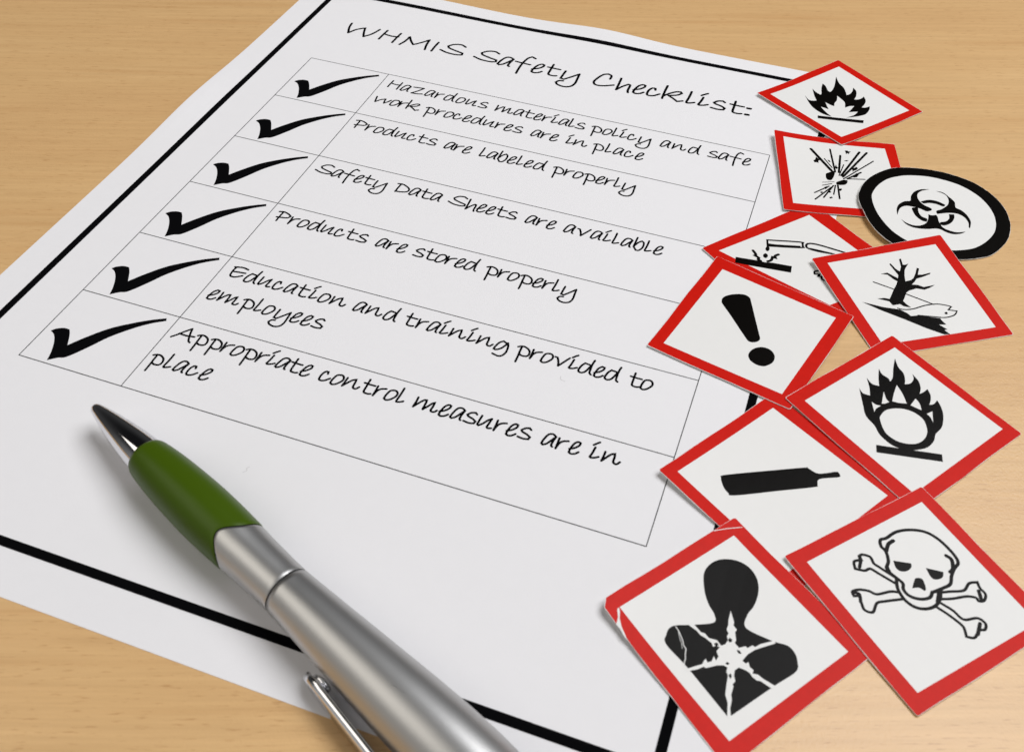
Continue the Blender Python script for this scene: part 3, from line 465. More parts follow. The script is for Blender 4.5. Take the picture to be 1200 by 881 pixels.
 'b4a': [[[33.06,-83.98],[34.49,-83.64],[36.17,-84.1],[37.31,-84.88],[36.74,-85.81],[35.2,-86.25],[33.46,-86.54]],[[34.29,-83.72],[34.21,-86.08],[34.22,-88.17]],[[38.07,-84.89],[38.13,-86.47],[38.1,-88.28]],[[38.1,-88.28],[38.49,-86.54],[39.17,-85.56],[40.45,-85.04]],[[42.7,-84.77],[41.71,-85.24],[41.25,-86.88],[41.21,-88.14],[41.88,-88.47],[42.82,-87.94],[43.73,-86.56],[43.75,-85.5],[43.23,-84.87],[42.7,-84.77]],[[46.86,-84.95],[45.52,-84.78],[44.9,-85.84],[44.52,-87.56],[44.75,-88.27],[45.45,-88.41],[46.26,-87.78],[46.85,-86.31],[47.24,-84.94]],[[47.62,-82.97],[47.37,-84.66],[47.39,-86.46],[47.5,-87.75],[48.02,-88.22]],[[48.98,-84.81],[48.85,-86.53],[48.79,-87.84],[49.16,-88.06],[49.95,-87.21],[50.81,-85.78],[51.6,-84.93]],[[51.6,-84.93],[51.41,-86.66],[51.29,-87.81],[51.69,-88.13],[52.42,-87.85]],[[54.55,-85.61],[54.38,-84.94],[53.72,-85.03],[53.2,-86.2],[53.18,-87.81],[53.73,-88.28],[54.75,-87.94],[55.77,-86.83]],[[57.43,-83.56],[57.46,-85.92],[57.51,-87.72],[57.91,-88.18],[58.84,-88.22],[59.48,-87.98]],[[56.53,-85.05],[58.12,-85.14],[59.5,-85.14]],[[62.73,-84.94],[62.22,-84.49],[61.24,-84.87],[60.51,-85.74],[60.91,-86.19],[62.2,-86.62],[63.13,-87.2],[62.94,-87.93],[61.69,-88.19],[60.26,-87.99]],[[69.24,-84.81],[68.28,-84.28],[67.31,-84.73],[66.69,-86.48],[66.48,-87.97],[66.93,-88.24],[67.72,-87.61],[68.53,-86.17],[69.24,-84.81]],[[69.24,-84.81],[68.95,-86.34],[68.91,-87.76],[69.28,-88.1]],[[70.02,-84.89],[70.07,-86.47],[70.05,-88.28]],[[70.05,-88.28],[70.43,-86.54],[71.12,-85.56],[72.39,-85.04]],[[73.12,-87.23],[74.24,-86.53],[75.1,-85.4],[75.16,-84.58],[74.52,-84.46],[73.79,-85.3],[73.33,-87.07],[73.3,-88.28],[73.93,-88.55],[74.81,-88.22],[75.48,-87.45]],[[80.81,-84.94],[80.3,-84.49],[79.32,-84.87],[78.58,-85.74],[78.98,-86.19],[80.28,-86.62],[81.21,-87.2],[81.02,-87.93],[79.77,-88.19],[78.34,-87.99]],[[82.64,-83.56],[82.67,-85.92],[82.72,-87.72],[83.11,-88.18],[84.05,-88.22],[84.68,-87.98]],[[81.74,-85.05],[83.32,-85.14],[84.7,-85.14]],[[86.73,-84.77],[85.73,-85.24],[85.28,-86.88],[85.24,-88.14],[85.9,-88.47],[86.85,-87.94],[87.76,-86.56],[87.78,-85.5],[87.25,-84.87],[86.73,-84.77]],[[88.32,-84.89],[88.37,-86.47],[88.35,-88.28]],[[88.35,-88.28],[88.73,-86.54],[89.42,-85.56],[90.69,-85.04]],[[91.22,-87.23],[92.34,-86.53],[93.2,-85.4],[93.26,-84.58],[92.62,-84.46],[91.89,-85.3],[91.43,-87.07],[91.4,-88.28],[92.03,-88.55],[92.91,-88.22],[93.58,-87.45]],[[96.46,-84.95],[95.12,-84.78],[94.49,-85.84],[94.11,-87.56],[94.35,-88.27],[95.04,-88.41],[95.85,-87.78],[96.44,-86.31],[96.83,-84.94]],[[97.22,-82.97],[96.96,-84.66],[96.98,-86.46],[97.1,-87.75],[97.62,-88.22]],[[100.23,-85.3],[101.13,-84.78],[102.3,-84.85],[103.46,-85.69],[103.81,-87.05],[103.37,-87.89],[102.23,-88.11],[101.5,-87.8]],[[101.16,-84.99],[101.21,-86.98],[101.29,-88.65],[101.32,-90.73]],[[104.4,-84.89],[104.46,-86.47],[104.43,-88.28]],[[104.43,-88.28],[104.81,-86.54],[105.5,-85.56],[106.77,-85.04]],[[108.85,-84.77],[107.86,-85.24],[107.41,-86.88],[107.36,-88.14],[108.03,-88.47],[108.97,-87.94],[109.89,-86.56],[109.91,-85.5],[109.38,-84.87],[108.85,-84.77]],[[110.5,-85.3],[111.4,-84.78],[112.57,-84.85],[113.73,-85.69],[114.08,-87.05],[113.64,-87.89],[112.5,-88.11],[111.77,-87.8]],[[111.43,-84.99],[111.48,-86.98],[111.56,-88.65],[111.59,-90.73]],[[114.67,-87.23],[115.78,-86.53],[116.65,-85.4],[116.7,-84.58],[116.07,-84.46],[115.34,-85.3],[114.88,-87.07],[114.85,-88.28],[115.48,-88.55],[116.36,-88.22],[117.03,-87.45]],[[117.62,-84.89],[117.67,-86.47],[117.65,-88.28]],[[117.65,-88.28],[118.03,-86.54],[118.72,-85.56],[119.99,-85.04]],[[120.79,-83.24],[120.74,-85.73],[120.58,-87.82],[120.89,-88.11],[121.5,-87.88],[122.28,-87.38]],[[123.52,-85.26],[123.4,-87.11],[123.35,-88.61],[124.14,-88.75],[125.11,-87.58],[126.8,-85.35]],[[126.8,-85.35],[126.9,-87.33],[126.97,-89.53],[126.37,-91.08],[124.96,-91.7],[123.47,-91.31],[122.87,-90.53],[123.38,-89.71],[124.22,-89.48]]],
 'b5a': [[[37.87,-110.73],[36.07,-110.44],[33.71,-110.95]],[[34.29,-110.78],[34.03,-112.21],[34.2,-114.34],[34.85,-114.87],[36.13,-114.62],[37.59,-113.52]],[[34.3,-112.84],[35.94,-112.55],[37.85,-112.35]],[[41.13,-111.99],[39.8,-111.83],[39.17,-112.89],[38.79,-114.61],[39.02,-115.32],[39.72,-115.46],[40.53,-114.83],[41.12,-113.35],[41.51,-111.99]],[[41.89,-110.02],[41.64,-111.71],[41.66,-113.51],[41.77,-114.8],[42.3,-115.27]],[[43.41,-111.86],[43.27,-113.58],[43.22,-114.89],[43.58,-115.11],[44.38,-114.26],[45.23,-112.83],[46.03,-111.98]],[[46.03,-111.98],[45.84,-113.71],[45.71,-114.85],[46.11,-115.18],[46.84,-114.9]],[[49.13,-112.66],[48.96,-111.99],[48.3,-112.08],[47.78,-113.25],[47.76,-114.86],[48.31,-115.33],[49.33,-114.98],[50.35,-113.88]],[[54.03,-111.86],[53.07,-111.33],[52.1,-111.78],[51.47,-113.52],[51.27,-115.02],[51.72,-115.28],[52.51,-114.66],[53.32,-113.22],[54.03,-111.86]],[[54.03,-111.86],[53.74,-113.39],[53.7,-114.81],[54.07,-115.15]],[[55.89,-110.61],[55.92,-112.97],[55.97,-114.77],[56.37,-115.23],[57.3,-115.27],[57.94,-115.03]],[[54.99,-112.1],[56.58,-112.19],[57.96,-112.19]],[[59.46,-111.66],[59.25,-113.51],[58.97,-114.85],[59.33,-115.04],[60.22,-114.7],[60.94,-114.18]],[[58.88,-111.05],[59.5,-110.31],[60.07,-109.76]],[[63.35,-111.82],[62.36,-112.28],[61.9,-113.93],[61.86,-115.19],[62.53,-115.52],[63.47,-114.99],[64.39,-113.61],[64.41,-112.55],[63.88,-111.92],[63.35,-111.82]],[[65.48,-112.08],[65.46,-113.56],[65.33,-115.1]],[[65.33,-115.1],[66.14,-113.73],[66.99,-112.42],[67.79,-111.92],[67.97,-112.72],[68.04,-114.27],[68.38,-114.8],[69.03,-114.79],[69.58,-113.96]],[[75.14,-111.86],[74.18,-111.33],[73.2,-111.78],[72.58,-113.52],[72.38,-115.02],[72.83,-115.28],[73.62,-114.66],[74.43,-113.22],[75.14,-111.86]],[[75.14,-111.86],[74.85,-113.39],[74.81,-114.81],[75.18,-115.15]],[[76.31,-112.08],[76.28,-113.56],[76.15,-115.1]],[[76.15,-115.1],[76.97,-113.73],[77.82,-112.42],[78.62,-111.92],[78.8,-112.72],[78.86,-114.27],[79.21,-114.8],[79.85,-114.79],[80.4,-113.96]],[[83.71,-111.99],[82.38,-111.83],[81.75,-112.89],[81.37,-114.61],[81.61,-115.32],[82.3,-115.46],[83.11,-114.83],[83.7,-113.35],[84.09,-111.99]],[[84.47,-110.02],[84.22,-111.71],[84.24,-113.51],[84.35,-114.8],[84.88,-115.27]],[[88.19,-110.61],[88.22,-112.97],[88.27,-114.77],[88.66,-115.23],[89.6,-115.27],[90.23,-115.03]],[[87.29,-112.1],[88.87,-112.19],[90.25,-112.19]],[[91.0,-111.93],[91.06,-113.52],[91.03,-115.33]],[[91.03,-115.33],[91.42,-113.59],[92.1,-112.61],[93.38,-112.08]],[[96.89,-111.86],[95.93,-111.33],[94.95,-111.78],[94.33,-113.52],[94.13,-115.02],[94.58,-115.28],[95.37,-114.66],[96.18,-113.22],[96.89,-111.86]],[[96.89,-111.86],[96.6,-113.39],[96.56,-114.81],[96.93,-115.15]],[[98.27,-111.66],[98.05,-113.51],[97.78,-114.85],[98.13,-115.04],[99.02,-114.7],[99.75,-114.18]],[[97.68,-111.05],[98.3,-110.31],[98.87,-109.76]],[[100.66,-112.08],[100.63,-113.56],[100.5,-115.1]],[[100.5,-115.1],[101.31,-113.73],[102.17,-112.42],[102.97,-111.92],[103.14,-112.72],[103.21,-114.27],[103.56,-114.8],[104.2,-114.79],[104.75,-113.96]],[[106.08,-111.66],[105.87,-113.51],[105.59,-114.85],[105.95,-115.04],[106.84,-114.7],[107.57,-114.18]],[[105.5,-111.05],[106.12,-110.31],[106.69,-109.76]],[[108.47,-112.08],[108.45,-113.56],[108.32,-115.1]],[[108.32,-115.1],[109.13,-113.73],[109.98,-112.42],[110.78,-111.92],[110.96,-112.72],[111.03,-114.27],[111.37,-114.8],[112.02,-114.79],[112.57,-113.96]],[[115.89,-112.29],[114.86,-111.78],[113.99,-112.67],[113.42,-114.38],[113.32,-115.31],[113.96,-115.44],[115.0,-114.62],[115.8,-113.13],[116.16,-112.05]],[[116.16,-112.05],[116.64,-113.36],[116.78,-115.42],[116.17,-116.99],[115.14,-117.43],[113.58,-117.06]],[[119.12,-112.35],[120.03,-111.83],[121.19,-111.9],[122.35,-112.74],[122.7,-114.09],[122.26,-114.94],[121.12,-115.16],[120.39,-114.85]],[[120.05,-112.03],[120.1,-114.03],[120.18,-115.69],[120.21,-117.78]],[[123.31,-111.93],[123.36,-113.52],[123.34,-115.33]],[[123.34,-115.33],[123.72,-113.59],[124.41,-112.61],[125.68,-112.08]],[[127.78,-111.82],[126.79,-112.28],[126.33,-113.93],[126.29,-115.19],[126.95,-115.52],[127.9,-114.99],[128.81,-113.61],[128.83,-112.55],[128.31,-111.92],[127.78,-111.82]],[[129.44,-112.36],[130.04,-112.41],[130.73,-113.92],[131.05,-115.27]],[[131.05,-115.27],[131.91,-113.74],[133.14,-111.5]],[[134.34,-111.66],[134.12,-113.51],[133.85,-114.85],[134.2,-115.04],[135.09,-114.7],[135.82,-114.18]],[[133.75,-111.05],[134.37,-110.31],[134.94,-109.76]],[[138.77,-111.99],[137.43,-111.83],[136.81,-112.89],[136.43,-114.61],[136.66,-115.32],[137.36,-115.46],[138.17,-114.83],[138.76,-113.35],[139.15,-111.99]],[[139.53,-110.02],[139.28,-111.71],[139.3,-113.51],[139.41,-114.8],[139.94,-115.27]],[[140.55,-114.28],[141.66,-113.58],[142.52,-112.45],[142.58,-111.62],[141.95,-111.5],[141.22,-112.35],[140.76,-114.12],[140.73,-115.33],[141.36,-115.6],[142.23,-115.27],[142.9,-114.5]],[[145.86,-111.99],[144.52,-111.83],[143.89,-112.89],[143.51,-114.61],[143.75,-115.32],[144.44,-115.46],[145.25,-114.83],[145.84,-113.35],[146.23,-111.99]],[[146.62,-110.02],[146.36,-111.71],[146.38,-113.51],[146.5,-114.8],[147.02,-115.27]],[[150.61,-110.61],[150.64,-112.97],[150.69,-114.77],[151.08,-115.23],[152.02,-115.27],[152.65,-115.03]],[[149.71,-112.1],[151.29,-112.19],[152.67,-112.19]],[[154.52,-111.82],[153.53,-112.28],[153.07,-113.93],[153.03,-115.19],[153.7,-115.52],[154.64,-114.99],[155.56,-113.61],[155.58,-112.55],[155.05,-111.92],[154.52,-111.82]]],
 'b5b': [[[33.04,-123.98],[34.15,-123.28],[35.01,-122.15],[35.07,-121.33],[34.44,-121.2],[33.71,-122.05],[33.25,-123.82],[33.22,-125.03],[33.85,-125.3],[34.72,-124.97],[35.39,-124.2]],[[36.28,-121.5],[36.35,-123.13],[36.24,-124.88]],[[36.24,-124.88],[37.2,-123.11],[38.0,-121.93],[38.62,-121.69],[38.76,-122.71],[38.77,-124.75]],[[38.83,-124.88],[39.58,-123.61],[40.3,-122.27],[40.83,-121.81],[40.87,-122.93],[40.8,-124.47],[41.22,-124.79],[41.87,-124.62],[42.26,-123.99]],[[43.11,-122.05],[44.01,-121.53],[45.18,-121.6],[46.33,-122.44],[46.68,-123.8],[46.25,-124.64],[45.11,-124.86],[44.37,-124.55]],[[44.04,-121.73],[44.09,-123.73],[44.16,-125.39],[44.19,-127.48]],[[47.74,-119.99],[47.69,-122.48],[47.53,-124.57],[47.85,-124.86],[48.45,-124.63],[49.23,-124.13]],[[51.57,-121.52],[50.58,-121.98],[50.12,-123.63],[50.08,-124.89],[50.74,-125.22],[51.69,-124.69],[52.6,-123.31],[52.62,-122.25],[52.09,-121.61],[51.57,-121.52]],[[54.12,-122.01],[54.0,-123.86],[53.95,-125.36],[54.74,-125.5],[55.71,-124.33],[57.41,-122.1]],[[57.41,-122.1],[57.51,-124.08],[57.57,-126.28],[56.98,-127.82],[55.57,-128.45],[54.07,-128.06],[53.47,-127.27],[53.98,-126.46],[54.82,-126.22]],[[58.42,-123.98],[59.54,-123.28],[60.4,-122.15],[60.46,-121.33],[59.82,-121.2],[59.09,-122.05],[58.63,-123.82],[58.6,-125.03],[59.23,-125.3],[60.11,-124.97],[60.78,-124.2]],[[61.63,-123.98],[62.75,-123.28],[63.61,-122.15],[63.66,-121.33],[63.03,-121.2],[62.3,-122.05],[61.84,-123.82],[61.81,-125.03],[62.44,-125.3],[63.32,-124.97],[63.99,-124.2]],[[67.31,-121.69],[66.8,-121.24],[65.81,-121.62],[65.08,-122.49],[65.48,-122.94],[66.78,-123.37],[67.7,-123.95],[67.51,-124.68],[66.26,-124.93],[64.84,-124.74]]],
 'b6a': [[[32.49,-141.5],[33.61,-140.22],[34.9,-138.43],[36.15,-136.95]],[[36.15,-136.95],[36.54,-138.45],[37.12,-140.16],[37.64,-141.24],[38.22,-141.66]],[[33.89,-139.64],[35.91,-139.77],[38.27,-139.42]],[[38.88,-138.65],[39.78,-138.13],[40.95,-138.2],[42.1,-139.04],[42.45,-140.39],[42.02,-141.24],[40.88,-141.46],[40.14,-141.15]],[[39.81,-138.33],[39.85,-140.33],[39.93,-141.99],[39.96,-144.08]],[[43.06,-138.65],[43.96,-138.13],[45.13,-138.2],[46.28,-139.04],[46.63,-140.39],[46.2,-141.24],[45.06,-141.46],[44.32,-141.15]],[[43.99,-138.33],[44.03,-140.33],[44.11,-141.99],[44.14,-144.08]],[[47.24,-138.23],[47.29,-139.82],[47.27,-141.63]],[[47.27,-141.63],[47.65,-139.89],[48.34,-138.91],[49.61,-138.38]],[[51.7,-138.12],[50.71,-138.58],[50.25,-140.23],[50.21,-141.49],[50.88,-141.82],[51.82,-141.29],[52.74,-139.9],[52.75,-138.85],[52.23,-138.21],[51.7,-138.12]],[[53.36,-138.65],[54.26,-138.13],[55.43,-138.2],[56.59,-139.04],[56.94,-140.39],[56.5,-141.24],[55.36,-141.46],[54.62,-141.15]],[[54.29,-138.33],[54.34,-140.33],[54.41,-141.99],[54.45,-144.08]],[[57.54,-138.23],[57.59,-139.82],[57.57,-141.63]],[[57.57,-141.63],[57.95,-139.89],[58.64,-138.91],[59.91,-138.38]],[[61.1,-137.96],[60.88,-139.81],[60.61,-141.15],[60.96,-141.34],[61.85,-141.0],[62.58,-140.48]],[[60.51,-137.35],[61.13,-136.61],[61.7,-136.06]],[[65.95,-138.16],[64.98,-137.63],[64.01,-138.08],[63.39,-139.82],[63.18,-141.31],[63.64,-141.58],[64.43,-140.96],[65.24,-139.52],[65.95,-138.16]],[[65.95,-138.16],[65.66,-139.69],[65.62,-141.11],[65.99,-141.45]],[[67.49,-136.9],[67.52,-139.27],[67.57,-141.07],[67.96,-141.52],[68.9,-141.57],[69.53,-141.33]],[[66.59,-138.4],[68.18,-138.49],[69.56,-138.49]],[[70.16,-140.58],[71.27,-139.88],[72.14,-138.75],[72.19,-137.92],[71.56,-137.8],[70.83,-138.64],[70.37,-140.42],[70.34,-141.62],[70.97,-141.9],[71.85,-141.56],[72.52,-140.79]],[[77.02,-138.96],[76.86,-138.29],[76.2,-138.38],[75.68,-139.55],[75.66,-141.16],[76.2,-141.63],[77.23,-141.28],[78.25,-140.18]],[[80.42,-138.12],[79.43,-138.58],[78.98,-140.23],[78.94,-141.49],[79.6,-141.82],[80.54,-141.29],[81.46,-139.9],[81.48,-138.85],[80.95,-138.21],[80.42,-138.12]],[[82.33,-138.38],[82.3,-139.86],[82.17,-141.4]],[[82.17,-141.4],[82.98,-140.03],[83.83,-138.72],[84.64,-138.22],[84.81,-139.02],[84.88,-140.57],[85.22,-141.1],[85.87,-141.09],[86.42,-140.25]],[[88.0,-136.9],[88.03,-139.27],[88.08,-141.07],[88.48,-141.52],[89.42,-141.57],[90.05,-141.33]],[[87.11,-138.4],[88.69,-138.49],[90.07,-138.49]],[[90.76,-138.23],[90.81,-139.82],[90.79,-141.63]],[[90.79,-141.63],[91.17,-139.89],[91.86,-138.91],[93.13,-138.38]],[[95.31,-138.12],[94.32,-138.58],[93.86,-140.23],[93.82,-141.49],[94.48,-141.82],[95.43,-141.29],[96.34,-139.9],[96.36,-138.85],[95.83,-138.21],[95.31,-138.12]],[[97.26,-136.59],[97.21,-139.08],[97.05,-141.17],[97.36,-141.46],[97.97,-141.23],[98.75,-140.73]],[[101.75,-138.1],[101.81,-139.73],[101.71,-141.47]],[[101.71,-141.47],[102.67,-139.71],[103.46,-138.53],[104.08,-138.29],[104.23,-139.31],[104.24,-141.34]],[[104.29,-141.47],[105.04,-140.21],[105.77,-138.87],[106.29,-138.41],[106.33,-139.53],[106.26,-141.06],[106.69,-141.39],[107.33,-141.22],[107.72,-140.59]],[[108.45,-140.58],[109.56,-139.88],[110.42,-138.75],[110.48,-137.92],[109.85,-137.8],[109.12,-138.64],[108.66,-140.42],[108.63,-141.62],[109.26,-141.9],[110.13,-141.56],[110.8,-140.79]],[[114.29,-138.16],[113.33,-137.63],[112.36,-138.08],[111.74,-139.82],[111.53,-141.31],[111.98,-141.58],[112.78,-140.96],[113.58,-139.52],[114.29,-138.16]],[[114.29,-138.16],[114.0,-139.69],[113.97,-141.11],[114.34,-141.45]],[[117.53,-138.28],[117.02,-137.84],[116.03,-138.22],[115.3,-139.09],[115.7,-139.53],[117.0,-139.97],[117.92,-140.54],[117.73,-141.28],[116.49,-141.53],[115.06,-141.34]],[[118.84,-138.16],[118.71,-139.87],[118.65,-141.18],[119.02,-141.41],[119.81,-140.56],[120.67,-139.13],[121.47,-138.28]],[[121.47,-138.28],[121.27,-140.01],[121.15,-141.15],[121.55,-141.47],[122.28,-141.2]],[[123.0,-138.23],[123.06,-139.82],[123.03,-141.63]],[[123.03,-141.63],[123.42,-139.89],[124.1,-138.91],[125.37,-138.38]],[[126.1,-140.58],[127.22,-139.88],[128.08,-138.75],[128.14,-137.92],[127.5,-137.8],[126.77,-138.64],[126.31,-140.42],[126.28,-141.62],[126.91,-141.9],[127.79,-141.56],[128.46,-140.79]],[[131.65,-138.28],[131.14,-137.84],[130.16,-138.22],[129.43,-139.09],[129.83,-139.53],[131.12,-139.97],[132.05,-140.54],[131.86,-141.28],[130.61,-141.53],[129.19,-141.34]],[[138.0,-138.16],[137.04,-137.63],[136.07,-138.08],[135.44,-139.82],[135.24,-141.31],[135.69,-141.58],[136.48,-140.96],[137.29,-139.52],[138.0,-138.16]],[[138.0,-138.16],[137.71,-139.69],[137.67,-141.11],[138.04,-141.45]],[[138.89,-138.23],[138.94,-139.82],[138.92,-141.63]],[[138.92,-141.63],[139.3,-139.89],[139.99,-138.91],[141.26,-138.38]],[[142.1,-140.58],[143.22,-139.88],[144.08,-138.75],[144.14,-137.92],[143.5,-137.8],[142.77,-138.64],[142.31,-140.42],[142.28,-141.62],[142.91,-141.9],[143.79,-141.56],[144.46,-140.79]],[[147.87,-137.96],[147.66,-139.81],[147.38,-141.15],[147.73,-141.34],[148.62,-141.0],[149.35,-140.48]],[[147.28,-137.35],[147.91,-136.61],[148.48,-136.06]],[[150.49,-138.38],[150.46,-139.86],[150.33,-141.4]],[[150.33,-141.4],[151.15,-140.03],[152.0,-138.72],[152.8,-138.22],[152.98,-139.02],[153.04,-140.57],[153.39,-141.1],[154.03,-141.09],[154.58,-140.25]]],
 'b6b': [[[32.05,-148.9],[32.95,-148.38],[34.12,-148.45],[35.28,-149.29],[35.63,-150.64],[35.19,-151.49],[34.05,-151.71],[33.32,-151.4]],[[32.98,-148.58],[33.03,-150.58],[33.11,-152.24],[33.14,-154.33]],[[36.92,-146.84],[36.87,-149.33],[36.71,-151.42],[37.02,-151.71],[37.63,-151.48],[38.41,-150.98]],[[42.25,-148.41],[41.29,-147.88],[40.32,-148.33],[39.7,-150.07],[39.49,-151.56],[39.95,-151.83],[40.74,-151.21],[41.55,-149.77],[42.25,-148.41]],[[42.25,-148.41],[41.96,-149.94],[41.92,-151.36],[42.3,-151.7]],[[44.74,-149.21],[44.58,-148.54],[43.92,-148.63],[43.4,-149.8],[43.38,-151.41],[43.92,-151.88],[44.95,-151.53],[45.97,-150.43]],[[47.05,-150.83],[48.16,-150.13],[49.03,-149.0],[49.08,-148.17],[48.45,-148.05],[47.72,-148.89],[47.26,-150.67],[47.23,-151.87],[47.86,-152.15],[48.74,-151.81],[49.41,-151.04]]],
}
NAMES = {'h': ('heading', 0.88), 'b': ('text_row', 0.60)}
rows = {}
for key, strokes in TEXT.items():
    rows.setdefault(key if key == 'h' else key[:2], []).extend(strokes)
for key, strokes in rows.items():
    nm, w = NAMES[key[0]]
    pr = Print()
    for s in strokes:
        dot = key == 'h' and len(s) == 2          # the colon's two dots
        pr.stroke(catmull(s, False, 0.12, 60), w * (1.35 if dot else 1.0))
    pr.build(nm, M_INK, sheet, paper_z, 0.02, cut=0)
CHECK = [[1.944,-16.515],[2.728,-15.424],[4.505,-14.441],[6.21,-14.374],[7.484,-16.038],[9.344,-19.474],[12.025,-15.257],[15.756,-10.387],[20.207,-6.481],[24.033,-3.699],[27.562,-1.628],[28.045,-2.548],[24.778,-4.912],[21.362,-8.318],[17.583,-13.208],[14.766,-18.338],[11.802,-23.072],[9.845,-24.201],[7.823,-25.912],[6.935,-22.972],[5.386,-19.754],[3.684,-17.506]]
for j in range(6):
    pr = Print()
    pr.poly(catmull([(x, y - j * ROW) for x, y in CHECK], True, 0.4, 52))
    pr.build('check_mark', M_INK, sheet, paper_z, 0.02, cut=0)

